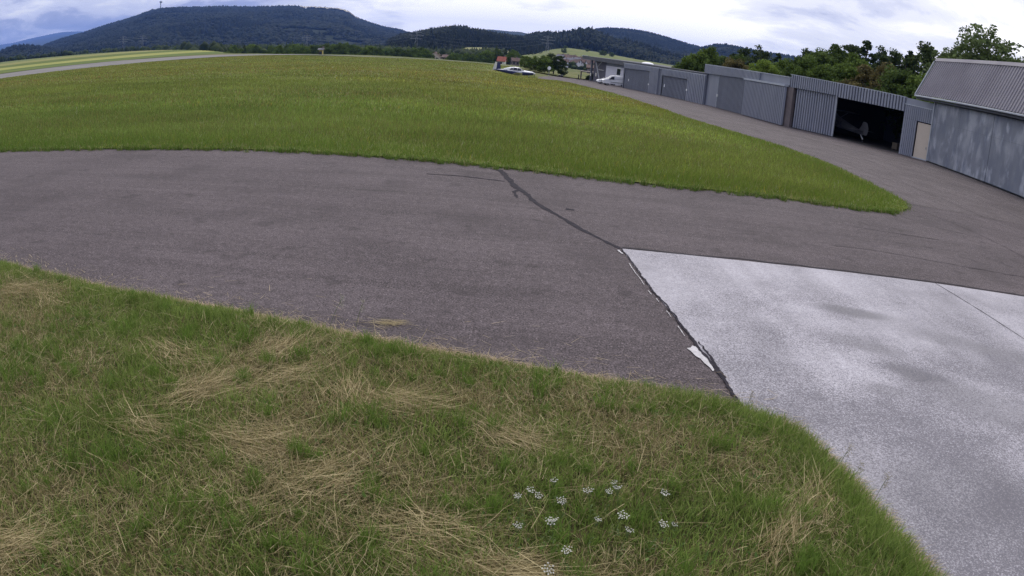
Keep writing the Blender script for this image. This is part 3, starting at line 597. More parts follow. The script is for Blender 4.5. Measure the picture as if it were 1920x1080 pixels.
g = fnoise(x, y, .9, 52, 3) + .28 * ss(.9, .15, d) + .15 * ss(1.4, 2.6, x)
green = rng.random(n) < np.clip(.20 + 1.6 * (g - .30), .24, .93)
c = lerp(GREEN_A, GREEN_B, rng.random(n)) * (.75 + .5 * fnoise(x, y, .4, 53))[:, None]
c[~green] = lerp((0.17, 0.142, 0.062), (0.50, 0.42, 0.23), rng.random((~green).sum()) ** 1.3)
tall = fnoise(x, y, .5, 54)
h = np.where(green, .04 + .13 * tall * rng.uniform(.5, 1.3, n) + .07 * ss(.8, .1, d) * ss(.5, 2.3, x), .05 + .12 * rng.random(n))
lean = np.where(green, rng.gamma(2.2, .17, n), rng.uniform(.3, 1.5, n))
blades('verge_grass', x, y, verge_z(x, y) - .005, h, rng.uniform(.0032, .0085, n), np.clip(lean, 0, 1.5), rng.uniform(0, 6.28, n), c, rng.uniform(.1, .7, n), label='rough grass on the bank in front of the taxiway')
x, y, d = near_pts(16000); keep = fnoise(x, y, .45, 57) > .56; x, y = x[keep], y[keep]; n = len(x)
blades('broad_leaves', x, y, verge_z(x, y) + rng.uniform(.01, .06, n), rng.uniform(.025, .06, n), rng.uniform(.010, .024, n), rng.uniform(.7, 1.5, n), rng.uniform(0, 6.28, n), lerp((.055, .10, .025), (.12, .20, .05), rng.random(n)), rng.uniform(0, .3, n), label='small broad leaved weeds and clover low in the bank grass')
# tufts of lush green grass
tx, ty, td = near_pts(900); k_ = 60; tx, ty = np.repeat(tx, k_), np.repeat(ty, k_); th = np.repeat(rng.uniform(.10, .24, len(td)), k_)
n = len(tx); tx = tx + rng.normal(0, .035, n); ty = ty + rng.normal(0, .035, n); ok = (edge_dist(tx, ty) > .01) & (hayness(tx, ty) < .35); tx, ty, th = tx[ok], ty[ok], th[ok]; n = len(tx)
blades('grass_tufts', tx, ty, verge_z(tx, ty) - .005, th * rng.uniform(.6, 1.15, n), rng.uniform(.003, .0065, n), rng.gamma(2, .14, n), rng.uniform(0, 6.28, n), lerp(GREEN_A, (0.19, 0.30, 0.055), rng.random(n)), rng.uniform(.15, .8, n), label='lush green tufts standing in the rough bank grass')
# combed swathes of dry hay
hx, hy, hz_, hh, hw, hl, ha, hc = [], [], [], [], [], [], [], []
for sx_, sy_, sr_, sa_ in hay_spots:
    m_ = int(rng.uniform(900, 2100) * sr_); px = rng.normal(0, sr_ * .75, m_); py = rng.normal(0, sr_ * .40, m_)
    X_ = sx_ + px * np.cos(sa_) - py * np.sin(sa_); Y_ = sy_ + px * np.sin(sa_) + py * np.cos(sa_)
    ok = edge_dist(X_, Y_) > .03; X_, Y_ = X_[ok], Y_[ok]; m_ = len(X_)
    hx.append(X_); hy.append(Y_); hz_.append(verge_z(X_, Y_) + rng.uniform(.005, .09, m_) * np.exp(-((X_ - sx_) ** 2 + (Y_ - sy_) ** 2) / sr_ ** 2)); hh.append(rng.uniform(.12, .42, m_)); hw.append(rng.uniform(.003, .0068, m_))
    hl.append(rng.normal(1.48, .14, m_)); ha.append(sa_ + rng.normal(0, .38, m_) + .9 * (fnoise(X_, Y_, .35, 63) - .5) + np.where(rng.random(m_) < .4, math.pi, 0)); hc.append(lerp(STRAW_A, STRAW_B, rng.random(m_) ** 1.2))
cc = np.concatenate
blades('dry_hay', cc(hx), cc(hy), cc(hz_), cc(hh), cc(hw), cc(hl), cc(ha), cc(hc), rng.normal(.05, .12, len(cc(hx))), label='swathes of dry straw-coloured hay lying combed flat on the bank')
x, y, d = near_pts(150000); keep = rng.random(len(x)) < np.clip(1.7 * (fnoise(x, y, .7, 59, 4) - .43), 0, 1); x, y = x[keep], y[keep]; n = len(x)
blades('matted_thatch', x, y, verge_z(x, y) + rng.uniform(.005, .07, n), rng.uniform(.05, .17, n), rng.uniform(.0028, .006, n), rng.normal(1.35, .2, n), 3 * fnoise(x, y, .6, 60) + rng.normal(0, .9, n), lerp((.17, .135, .062), (.52, .44, .26), rng.random(n) ** 1.3), rng.normal(.1, .25, n), label='short matted dead grass woven through the bank')
# loose stalks lying everywhere and along the tarmac edge
x, y, d = near_pts(23000); keep = rng.random(len(x)) < -.15 + 1.1 * fnoise(x, y, .8, 55); x, y = x[keep], y[keep]; n = len(x)
blades('loose_stalks', x, y, verge_z(x, y) + rng.uniform(.01, .09, n), rng.uniform(.10, .42, n), rng.uniform(.002, .0048, n), rng.normal(1.42, .16, n), rng.uniform(0, 6.28, n), lerp(STRAW_A, STRAW_B, rng.random(n)) * .9, rng.normal(.05, .15, n), label='loose dry stalks scattered over the bank grass')
s_ = rng.uniform(26, 46, 24000); x = np.interp(s_, L_, edge[:, 0]) + rng.normal(0, .045, 24000); y = np.interp(s_, L_, edge[:, 1]) + rng.normal(0, .045, 24000) + np.where(rng.random(24000) < .10, rng.exponential(.18, 24000), 0)
blades('edge_litter', x, y, np.maximum(verge_z(x, y), .012) + .004, rng.uniform(.05, .22, 24000), rng.uniform(.003, .007, 24000), rng.normal(1.5, .06, 24000), rng.normal(-.25, .6, 24000) + np.where(rng.random(24000) < .5, math.pi, 0), lerp((.28, .21, .12), (.56, .46, .31), rng.random(24000)), rng.normal(0, .06, 24000), label='pale straw litter along the edge of the tarmac')
n = 150; blades('straw_wisp', rng.normal(-1.34, .11, n), rng.normal(7.15, .05, n), np.full(n, .012), rng.uniform(.06, .2, n), rng.uniform(.004, .007, n), np.full(n, 1.52), rng.normal(0, .35, n) + np.where(rng.random(n) < .5, math.pi, 0), lerp(STRAW_A, STRAW_B, rng.random(n)), np.zeros(n), label='small wisp of straw lying alone on the tarmac')

# the meadow: standing blades near its front edge, coarser with distance
def meadow_pts(n, y0, y1, xmax=13.6):
    y = rng.uniform(y0, y1, n); x = rng.uniform(-1, 1, n) * (y * 1.02 + 3)
    rag = .30 * (fnoise(x, y, 1.1, 81) - .5) + .2 * (fnoise(x, y, .35, 82) - .5)
    ok = (x < right_x(y) + .1 * rng.normal(size=n) + rag) & (y > front_y(x) + .04 * rng.normal(size=n) + rag) & (x > -83)
    return x[ok], y[ok]
def meadow(name, n, y0, y1, w0, w1, h0, h1, label, orange=0.0):
    x, y = meadow_pts(n, y0, y1); n = len(x); de = np.minimum(y - front_y(x), right_x(y) - x)
    p = fnoise(x, y, 9, 71); q = fnoise(x * .45, y, 5, 72); dry = np.clip((q - .46) * 3.2, 0, 1) * ss(1.5, 9, y - 18)
    c = lerp((0.092, 0.154, 0.027), (0.214, 0.284, 0.064), np.clip(rng.random(n) * .55 + p * .55, 0, 1)); c = c * (.62 + .72 * fnoise(x * .5, y, 3.2, 77, 4))[:, None]; c = c * np.where(rng.random(n) < .25, rng.uniform(1.3, 2.0, n), rng.uniform(.6, 1.15, n))[:, None]; gz_ = ss(3.5, .2, de)[:, None] * .8; c = c * (1 - gz_) + gz_ * lerp((.065, .125, .014), (.14, .225, .036), rng.random(n)); c[:, 0] *= 1 + (.28 * ss(24, 70, y) + .12 * ss(-14, 8, x)) * fnoise(x, y, 17, 78) * 1.5; c[:, :2] *= (1 + .10 * ss(-16, 10, x))[:, None]
    r = rng.random(n); br = r < .10 + .26 * dry; c[br] = lerp((0.17, 0.15, 0.055), (0.26, 0.22, 0.09), rng.random(br.sum()))
    f = rng.random(n); fl = f < .006; c[fl] = (.50, .50, .34); ye = (f > .996); c[ye] = (.55, .44, .05)
    if orange:
        og = (rng.random(n) < orange * np.clip((fnoise(x * .5, y, 14, 73) - .42) * 4, 0, 1)); c[og] = lerp((.27, .15, .055), (.36, .23, .08), rng.random(og.sum()))
    h = rng.uniform(h0, h1, n) * (.6 + .8 * fnoise(x, y, 3, 74)) * (.55 + .45 * ss(0, 1.2, de))
    blades(name, x, y, T(x, y) + .02, h, rng.uniform(w0, w1, n), rng.gamma(2, .15, n), rng.uniform(0, 6.28, n), c, rng.uniform(.1, .5, n), label=label)
_fx = rng.uniform(-17, 11.0, 420); _k = 34; _tx = np.repeat(_fx, _k) + rng.normal(0, .05, 420 * _k); _ty = np.repeat(np.where(_fx < 11.2, front_y(_fx), 18.41) + rng.normal(.05, .10, 420), _k) + rng.normal(0, .05, 420 * _k)
blades('edge_tufts', _tx, _ty, np.full(len(_tx), .0), np.repeat(rng.uniform(.08, .24, 420), _k) * rng.uniform(.6, 1.1, len(_tx)), rng.uniform(.006, .011, len(_tx)), rng.gamma(2, .22, len(_tx)), rng.uniform(0, 6.28, len(_tx)), np.where((rng.random(len(_tx)) < .14)[:, None], lerp((.2, .16, .08), (.4, .33, .19), rng.random(len(_tx))), lerp((.07, .125, .02), (.16, .25, .045), rng.random(len(_tx)))), rng.uniform(.2, .8, len(_tx)), label='tufts of grass straggling over the tarmac along the meadow edge')
meadow('meadow_grass', 420000, 17.2, 30, .006, .012, .08, .24, 'long green grass at the near edge of the airfield meadow')
meadow('meadow_grass', 330000, 30, 58, .014, .024, .10, .24, 'uneven green grass across the middle of the airfield meadow', .04)
meadow('meadow_grass', 220000, 58, 112, .035, .06, .10, .22, 'reddish flowering grass far out on the airfield meadow', .22)
meadow('meadow_grass', 240000, 112, 206, .07, .12, .09, .18, 'thin grass at the far end of the airfield meadow', .16)

# ------------------------------------------------------------------ hangars
class Wall:
    """A facade line from pL to pR; s runs along it, n points outward to the apron."""
    def __init__(w, pL, pR):
        w.a = Vector((*pL, 0)); w.b = Vector((*pR, 0)); w.len = (w.b - w.a).length; w.u = (w.b - w.a) / w.len; w.n = Vector((w.u.y, -w.u.x, 0))
    def p(w, s, off=0.0, z=0.0):
        q = w.a + w.u * s + w.n * off; return Vector((q.x, q.y, z))
    def g(w, s, off=0.0):
        q = w.p(s, off); return Tz(q.x, q.y)
def zval(z, s): return z(s) if callable(z) else z
def corr(w, s0, s1, z0, z1, off, pitch, depth, mb, flat=False):
    """Trapezoid-profile sheet standing on the wall line."""
    if flat: prof = [(s0, 0), (s1, 0)]
    else:
        prof = []; k = max(1, round((s1 - s0) / pitch)); pt = (s1 - s0) / k
        for i in range(k):
            for f, d in ((.04, 0), (.30, 0), (.38, depth), (.96, depth)): prof.append((s0 + (i + f) * pt, d))
        prof = [(s0, 0)] + prof + [(s1, 0)]
    vs = []; fs = []
    for s, d in prof: vs += [w.p(s, off + d, zval(z0, s)), w.p(s, off + d, zval(z1, s))]
    for i in range(len(prof) - 1): fs.append((2*i, 2*i+2, 2*i+3, 2*i+1))
    # thickness behind
    b0 = len(vs); bk = -.05
    for s in (s0, s1): vs += [w.p(s, off + bk, zval(z0, s)), w.p(s, off + bk, zval(z1, s))]
    n = len(prof) - 1
    fs += [(0, 1, b0 + 1, b0), (2*n, b0 + 2, b0 + 3, 2*n + 1), (b0, b0 + 1, b0 + 3, b0 + 2)]
    fs += [tuple([2*i+1 for i in range(n + 1)] + [b0 + 3, b0 + 1]), tuple([2*i for i in range(n, -1, -1)] + [b0, b0 + 2])]
    mb.add(vs, fs)
def wbox(mb, w, s0, s1, o0, o1, z0, z1):
    mb.hexa([w.p(s0, o1, zval(z0, s0)), w.p(s1, o1, zval(z0, s1)), w.p(s1, o0, zval(z0, s1)), w.p(s0, o0, zval(z0, s0)),
             w.p(s0, o1, zval(z1, s0)), w.p(s1, o1, zval(z1, s1)), w.p(s1, o0, zval(z1, s1)), w.p(s0, o0, zval(z1, s0))])
def part(name, mats, parent, fn, bevel=0, label=None):
    mb = MB(); fn(mb); o = mb.build(name, mats, parent, world=True, bevel=bevel)
    if label: o['label'] = label
    return o
def gz(w, off=0.0, dz=0.0): return lambda s: w.g(s, off) + dz

# A: long low hangar with two recessed sliding doors
wA = Wall((16.81, 127.49), (21.77, 87.1))
hA = thing('low_hangar', (*wA.p(20).xy, wA.g(20)), 'long low grey corrugated hangar with two recessed sliding doors, beside the white van', 'hangar')
zt = lambda s: np.interp(s, [-1.5, 20.7, 20.75, 41], [3.03, 2.92, 2.86, 2.84])
gA = gz(wA, 0, .02); gA0 = gz(wA, 0, -.3)
DT = lambda s: np.interp(s, [0, 16, 22, 34], [2.13, 2.25, 1.93, 1.95])
def f(mb):
    corr(wA, 15.9, 20.72, gA, zt, 0, .62, .22, mb)
part('wall', M['sheet'], hA, f)
part('wall', M['sheet'], hA, lambda mb: corr(wA, 34, 40.7, gA, zt, 0, .62, .22, mb))
part('wall', M['sheet_dark'], hA, lambda mb: corr(wA, -1.3, -.6, gA, zt, 0, .42, .03, mb, True))
part('wall', M['sheet_dark'], hA, lambda mb: corr(wA, 20.72, 22.2, gA, zt, 0, .4, .03, mb, True))
def f(mb):
    corr(wA, -.6, 15.9, DT, zt, 0.002, .60, .20, mb); corr(wA, 22.2, 34, DT, zt, 0.002, .60, .20, mb)
part('fascia', M['sheet'], hA, f)
def f(mb):
    wbox(mb, wA, -1.4, 20.72, -.1, .14, lambda s: zt(s), lambda s: zt(s) + .07); wbox(mb, wA, 20.74, 40.8, -.1, .14, lambda s: zt(s), lambda s: zt(s) + .07)
part('roof_trim', M['sheet_light'], hA, f)
for s0, s1 in ((-.6, 15.9), (22.2, 34.0)):
    d_ = part('sliding_door', M['sheet_dark'], hA, lambda mb: corr(wA, s0 + .02, s1 - .02, gA, lambda s: DT(s) + .1, -.30, .60, .20, mb))
    for sh, zz0 in ((s0 + 3.2 if s0 < 0 else s0 + 1.3, .1 if s0 < 0 else .41),):
        hh_ = part('handle_plate', M['white'], None, lambda mb: wbox(mb, wA, sh - .17, sh + .17, -.11, -.05, zz0 - .2, zz0 + .22)); hh_.parent = d_
for sh, zz0 in ((16.3, .13), (34.4, .5)):
    part('lock_box', M['white'], hA, lambda mb: wbox(mb, wA, sh - .22, sh + .22, .225, .30, zz0 - .12, zz0 + .12))
def f(mb):
    wbox(mb, wA, -1.3, 40.7, -13, -.06, lambda s: zt(s) - .35, lambda s: zt(s) - .12)
part('roof', M['felt'], hA, f)
def f(mb):
    wbox(mb, wA, -1.3, -1.1, -13, -.06, gA0, lambda s: zt(s) - .36); wbox(mb, wA, 40.5, 40.69, -13, -.06, gA0, lambda s: zt(s) - .36); wbox(mb, wA, -1.09, 40.49, -13, -12.8, gA0, lambda s: zt(s) - .36); wbox(mb, wA, -1.09, 40.49, -.62, -.56, gA0, lambda s: zt(s) - .36)
part('side_wall', M['sheet_dark'], hA, f)

# B: taller hangar, two big leaves, the right one hung in front under a pale rail
wB = Wall((21.68, 86.49), (22.4, 59.07))
hB = thing('sliding_door_hangar', (*wB.p(13).xy, wB.g(13)), 'grey corrugated hangar with closed sliding doors and a pale rail cover over the nearer leaf', 'hangar')
zB = lambda s: np.interp(s, [-1.2, 0, 20, 27.4], [4.2, 4.17, 3.95, 3.88]); fB = lambda s: np.interp(s, [-1, 16, 27.4], [3.10, 3.18, 3.12]); gB = gz(wB, 0, .03); gB0 = gz(wB, 0, -.3)
def f(mb):
    corr(wB, -1.2, 19.5, fB, zB, .0, .42, .15, mb); corr(wB, 19.5, 27.3, lambda s: fB(s) + .02, zB, .0, .25, .05, mb, True)
part('fascia', M['sheet'], hB, f)
part('wall', M['sheet'], hB, lambda mb: corr(wB, -.4, 4.9, gB, fB, -.25, .5, .02, mb, True))
part('roof_trim', M['sheet_light'], hB, lambda mb: wbox(mb, wB, -1.25, 27.35, -.1, .1, zB, lambda s: zB(s) + .08))
dB = part('sliding_door', M['sheet_dark'], hB, lambda mb: corr(wB, 5.0, 16.4, gB, lambda s: fB(s) + .1, -.18, .42, .15, mb))
part('edge_strip', M['sheet_light'], None, lambda mb: wbox(mb, wB, 4.90, 4.99, -.17, -.02, gB, fB)).parent = dB
o = part('handle_box', M['white'], None, lambda mb: wbox(mb, wB, 5.05, 5.40, -.03, .06, .55, .85)); o.parent = dB
for o in dB.children: o.location = (0, 0, 0)
part('sliding_door', M['sheet'], hB, lambda mb: corr(wB, 16.0, 27.32, gz(wB, 0, .06), lambda s: 2.98, .28, .42, .15, mb), label='nearer door leaf hanging in front of the facade')
part('door_rail', M['sheet_light'], hB, lambda mb: wbox(mb, wB, 15.8, 27.3, .06, .50, 3.04, 3.22))
part('roof', M['felt'], hB, lambda mb: wbox(mb, wB, -.6, 27.3, -14, -.06, lambda s: zB(s) - .4, lambda s: zB(s) - .15))
def f(mb):
    wbox(mb, wB, -.6, -.42, -14, -.06, gB0, lambda s: zB(s) - .41); wbox(mb, wB, -.4, 27.2, -14, -13.8, gB0, lambda s: zB(s) - .41); wbox(mb, wB, -.38, 27.2, -.62, -.55, gB0, lambda s: zB(s) - .41)
part('side_wall', M['sheet_dark'], hB, f)

# C: hangar with one leaf slid aside, black inside, and the narrow side bay with the beige door
wC = Wall((22.6, 58.8), (29.05, 45.29))
hC = thing('open_hangar', (*wC.p(7.5).xy, wC.g(7.5)), 'grey corrugated hangar standing open with a small aeroplane in the dark inside', 'hangar')
zC = lambda s: np.interp(s, [-.4, 12.2, 15], [4.17, 4.02, 4.0]); gC = gz(wC, 0, .03); gC0 = gz(wC, 0, -.3)
def f(mb):
    corr(wC, -.35, 5.0, 3.07, zC, 0.0, .26, .09, mb); corr(wC, 5.0, 12.2, 2.96, zC, 0.0, .30, .12, mb)
part('fascia', M['sheet'], hC, f)
part('roof_trim', M['sheet_light'], hC, lambda mb: wbox(mb, wC, -.4, 12.25, -.1, .1, zC, lambda s: zC(s) + .05))
dC = part('sliding_door', M['sheet'], hC, lambda mb: corr(wC, .22, 5.02, gz(wC, 0, .06), 3.05, -.30, .28, .11, mb))
o = part('edge_strip', M['sheet_light'], None, lambda mb: wbox(mb, wC, 5.025, 5.09, -.26, -.14, gz(wC, 0, .06), 2.98)); o.parent = dC; o.location = (0, 0, 0)
part('post', M['post'], hC, lambda mb: wbox(mb, wC, -.66, .12, -.3, .06, gz(wC, 0, -.1), 3.06))
def f(mb):
    corr(wC, 12.21, 14.88, 2.47, 3.50, .0, .19, .045, mb); corr(wC, 12.21, 13.5, gz(wC, 0, .02), 2.465, .0, .19, .04, mb); corr(wC, 12.21, 14.88, 3.56, zC, .0, .3, .02, mb, True)
part('side_bay', M['sheet'], hC, f)
part('flashing', M['sheet_light'], hC, lambda mb: wbox(mb, wC, 12.2, 14.9, -.02, .07, 3.50, 3.56))
dd = part('door', M['beige'], hC, lambda mb: wbox(mb, wC, 13.58, 14.80, -.14, -.06, gz(wC, 0, .08), 2.40), label='plain beige side door')
def f(mb): wbox(mb, wC, 14.62, 14.68, -.058, -.02, .55, .72)
o = part('handle', M['steel'], None, f); o.parent = dd; o.location = (0, 0, 0)
part('door_step', M['sheet_light'], hC, lambda mb: wbox(mb, wC, 13.52, 14.85, -.2, .04, gz(wC, 0, -.1), gz(wC, 0, .075)))
def f(mb):
    wbox(mb, wC, -.34, -.2, -15.2, -.31, gC0, 3.8); wbox(mb, wC, 14.9, 15.0, -15.2, -.06, gC0, 3.98); wbox(mb, wC, -.19, 14.9, -15.2, -15.0, gC0, 3.8); wbox(mb, wC, 12.25, 12.35, -15, -.08, gC0, 3.8)
part('side_wall', M['inside'], hC, f)
part('roof', M['felt'], hC, lambda mb: wbox(mb, wC, -.35, 15.0, -15.2, -.06, 3.81, 3.93))
part('hangar_floor', M['hfloor'], hC, lambda mb: wbox(mb, wC, -.19, 12.24, -15, -.3, gC0, gz(wC, 0, .03)))

# the big hangar with cloudy doors and a steep ribbed roof
wG = Wall((28.64, 44.64), (24.75, 14.7))
hG = thing('large_hangar', (*wG.p(8).xy, wG.g(8)), 'large hangar with pale smeared steel doors and a steep ribbed grey roof', 'hangar')
gG = gz(wG, 0, .10); gG0 = gz(wG, 0, -.3)
k = 0; sA_ = 0.0
bounds = [0.0, 4.4, 9.15, 13.9, 18.6, 23.3, 30.1]
for s0, s1 in zip(bounds[:-1], bounds[1:]):
    def f(mb):
        e = .012 if k % 2 else 0
        wbox(mb, wG, s0 + .002, s1 - .002, -.06, e, gG, 4.05)
    part('door_panel', M['stained'], hG, f); k += 1
def f(mb):
    for b in bounds[1:-1]: wbox(mb, wG, b - .006, b + .006, .015, .019, gz(wG, 0, .1), 3.9)
    wbox(mb, wG, .3, 30, .014, .017, 2.70, 2.712)
part('door_seam', M['sheet_dark'], hG, f)
part('corner_trim', M['sheet_light'], hG, lambda mb: wbox(mb, wG, -.16, -.01, -.1, .06, gG0, 4.1))
part('floor_rail', M['black'], hG, lambda mb: wbox(mb, wG, -.1, 30.2, -.12, .06, gG0, gz(wG, 0, .085)))
part('gutter', M['sheet_light'], hG, lambda mb: wbox(mb, wG, -2.75, 30.4, .50, .66, 4.26, 4.38), bevel=.03)
part('soffit', M['felt'], hG, lambda mb: wbox(mb, wG, -2.7, 30.3, -.3, .49, 4.10, 4.24))
def f(mb):
    e0, e1 = -2.65, 30.4; k = round((e1 - e0) / .36); pt = (e1 - e0) / k; bot = (.52, 4.42); top = (-.88, 7.30); nn = Vector((2.76, 1.32)).normalized()
    prof = []
    for i in range(k):
        for fr, dd_ in ((0, 0), (.68, 0), (.73, .065), (.90, .065), (.95, 0)): prof.append((e0 + (i + fr) * pt, dd_))
    prof.append((e1, 0)); vs = []
    for s, dd_ in prof:
        vs += [wG.p(s, bot[0] + nn.x * dd_, bot[1] + nn.y * dd_), wG.p(s, top[0] + nn.x * dd_, top[1] + nn.y * dd_)]
    fs = [(2*i, 2*i+2, 2*i+3, 2*i+1) for i in range(len(prof) - 1)]
    mb.add(vs, fs)
    for s in (e0, e1):
        b = len(mb.v); mb.add([wG.p(s, bot[0], bot[1]), wG.p(s, top[0], top[1]), wG.p(s, top[0], 4.2), wG.p(s, 0, 4.2)], [(0, 1, 2, 3)])
part('roof', M['roof_sheet'], hG, f)
def f(mb):
    vs = []
    for s in (-2.75, 30.4): vs += [wG.p(s, -.86, 7.24), wG.p(s, -.77, 7.27), wG.p(s, -.90, 7.52), wG.p(s, -1.3, 7.49)]
    mb.add(vs, [(0, 1, 5, 4), (1, 2, 6, 5), (2, 3, 7, 6), (0, 3, 2, 1), (4, 5, 6, 7), (3, 0, 4, 7)])
part('ridge_cap', M['roof_sheet'], hG, f)
def f(mb):
    mb.hexa([wG.p(-2.6, -1.0, 6.9), wG.p(30.3, -1.0, 6.9), wG.p(30.3, -14, 5.4), wG.p(-2.6, -14, 5.4), wG.p(-2.6, -1.0, 7.45), wG.p(30.3, -1.0, 7.45), wG.p(30.3, -14, 5.9), wG.p(-2.6, -14, 5.9)])
part('rear_roof', M['felt'], hG, f)
part('verge_trim', M['sheet_light'], hG, lambda mb: mb.hexa([wG.p(-2.74, .56, 4.38), wG.p(-2.66, .56, 4.38), wG.p(-2.66, -.78, 7.2), wG.p(-2.74, -.78, 7.2), wG.p(-2.74, .64, 4.44), wG.p(-2.66, .64, 4.44), wG.p(-2.66, -.70, 7.26), wG.p(-2.74, -.70, 7.26)]))
def f(mb):
    wbox(mb, wG, -2.4, -2.25, -14, -3, gG0, 5.3); wbox(mb, wG, 29.9, 30.1, -14, -.07, gG0, 4.1); wbox(mb, wG, -2.24, 29.9, -14, -13.8, gG0, 5.3); wbox(mb, wG, -.1, 29.88, -.5, -.4, gG0, 4.1)
    wbox(mb, wG, -.12, .0, -2.9, -.51, gG0, 4.1)
part('side_wall', M['sheet_dark'], hG, f)

# E: flat-roofed building at the far end of the apron
wE = Wall((14.6, 168), (23.1, 97))
hE = thing('flat_roof_building', (*wE.p(20).xy, wE.g(20)), 'dark flat roofed building with timber end and white bay with one window', 'building')
zE = lambda s: np.interp(s, [-10, 71.5], [3.80, 3.12]); gE = gz(wE, 0, -.3)
part('roof', M['felt'], hE, lambda mb: wbox(mb, wE, -9.0, 71.5, -16, 1.2, lambda s: zE(s) - .85, zE))
part('roof_trim', M['sheet_light'], hE, lambda mb: wbox(mb, wE, -9.05, -1.5, 1.1, 1.28, lambda s: zE(s) - .02, lambda s: zE(s) + .10))
part('timber_wall', M['timber'], hE, lambda mb: corr(wE, 0.4, 13.3, gE, lambda s: zE(s) - .85, 0, .45, .03, mb))
def f(mb):
    wbox(mb, wE, 13.4, 36, -.1, .02, gE, 2.06); 
part('white_wall', M['render'], hE, f)
part('upper_band', M['sheet_dark'], hE, lambda mb: wbox(mb, wE, 13.32, 71, -.12, 0, 2.07, lambda s: zE(s) - .85))
wn = part('window', M['glass'], hE, lambda mb: wbox(mb, wE, 23.6, 26.8, .025, .05, .45, 1.72))
def f(mb):
    wbox(mb, wE, 23.35, 23.59, .025, .10, .25, 1.95); wbox(mb, wE, 26.81, 27.05, .025, .10, .25, 1.95); wbox(mb, wE, 23.6, 26.8, .025, .10, 1.73, 1.95); wbox(mb, wE, 23.6, 26.8, .025, .12, .22, .44)
o = part('frame', M['white'], None, f); o.parent = wn; o.location = (0, 0, 0)
def f(mb):
    mb.tube(wE.p(6.4, .9, zE(6) - .86), wE.p(9.6, .5, -1.2), .14, n=6); mb.tube(wE.p(8.0, .7, 1.6), wE.p(12.6, .9, zE(12) - .9), .10, n=6); mb.tube(wE.p(8.4, .6, .9), wE.p(13.0, .4, .9), .07, n=6)
part('strut', M['steel'], hE, f)
part('column', M['sheet_dark'], hE, lambda mb: wbox(mb, wE, -.5, 0.1, .2, .6, gE, lambda s: zE(s) - .86))
for s_, z_ in ((.6, -.55), (6.6, -.35)):
    lo = part('wall_lamp', M['lamp'], hE, lambda mb: wbox(mb, wE, s_ - .35, s_ + .35, .62, .74, z_ - .38, z_ + .38), bevel=.05)
def f(mb):
    wbox(mb, wE, 13.4, 70.8, -15.8, -15.6, gE, lambda s: zE(s) - .86); wbox(mb, wE, 70.9, 71.1, -15.8, -.15, gE, lambda s: zE(s) - .86); wbox(mb, wE, .45, .6, -15.8, -.06, gE, lambda s: zE(s) - .86); wbox(mb, wE, 36.1, 70.8, -.5, -.2, gE, 2.06)
part('side_wall', M['sheet_dark'], hE, f)
def dome(mb):
    rs = []
    for zz_, rr in ((0, 1), (.12, .98), (.25, .8), (.33, .45), (.36, .12)):
        ring = []
        for j in range(20):
            a = 2 * math.pi * j / 20; q = wE.p(44.5 + 3.4 * rr * math.cos(a), .3 + .55 * rr * math.sin(a) - .5); ring.append((q.x, q.y, zE(44.5) + .003 + zz_))
        rs.append(ring)
    mb.rings(rs)
part('skylight_dome', M['white'], hE, dome)

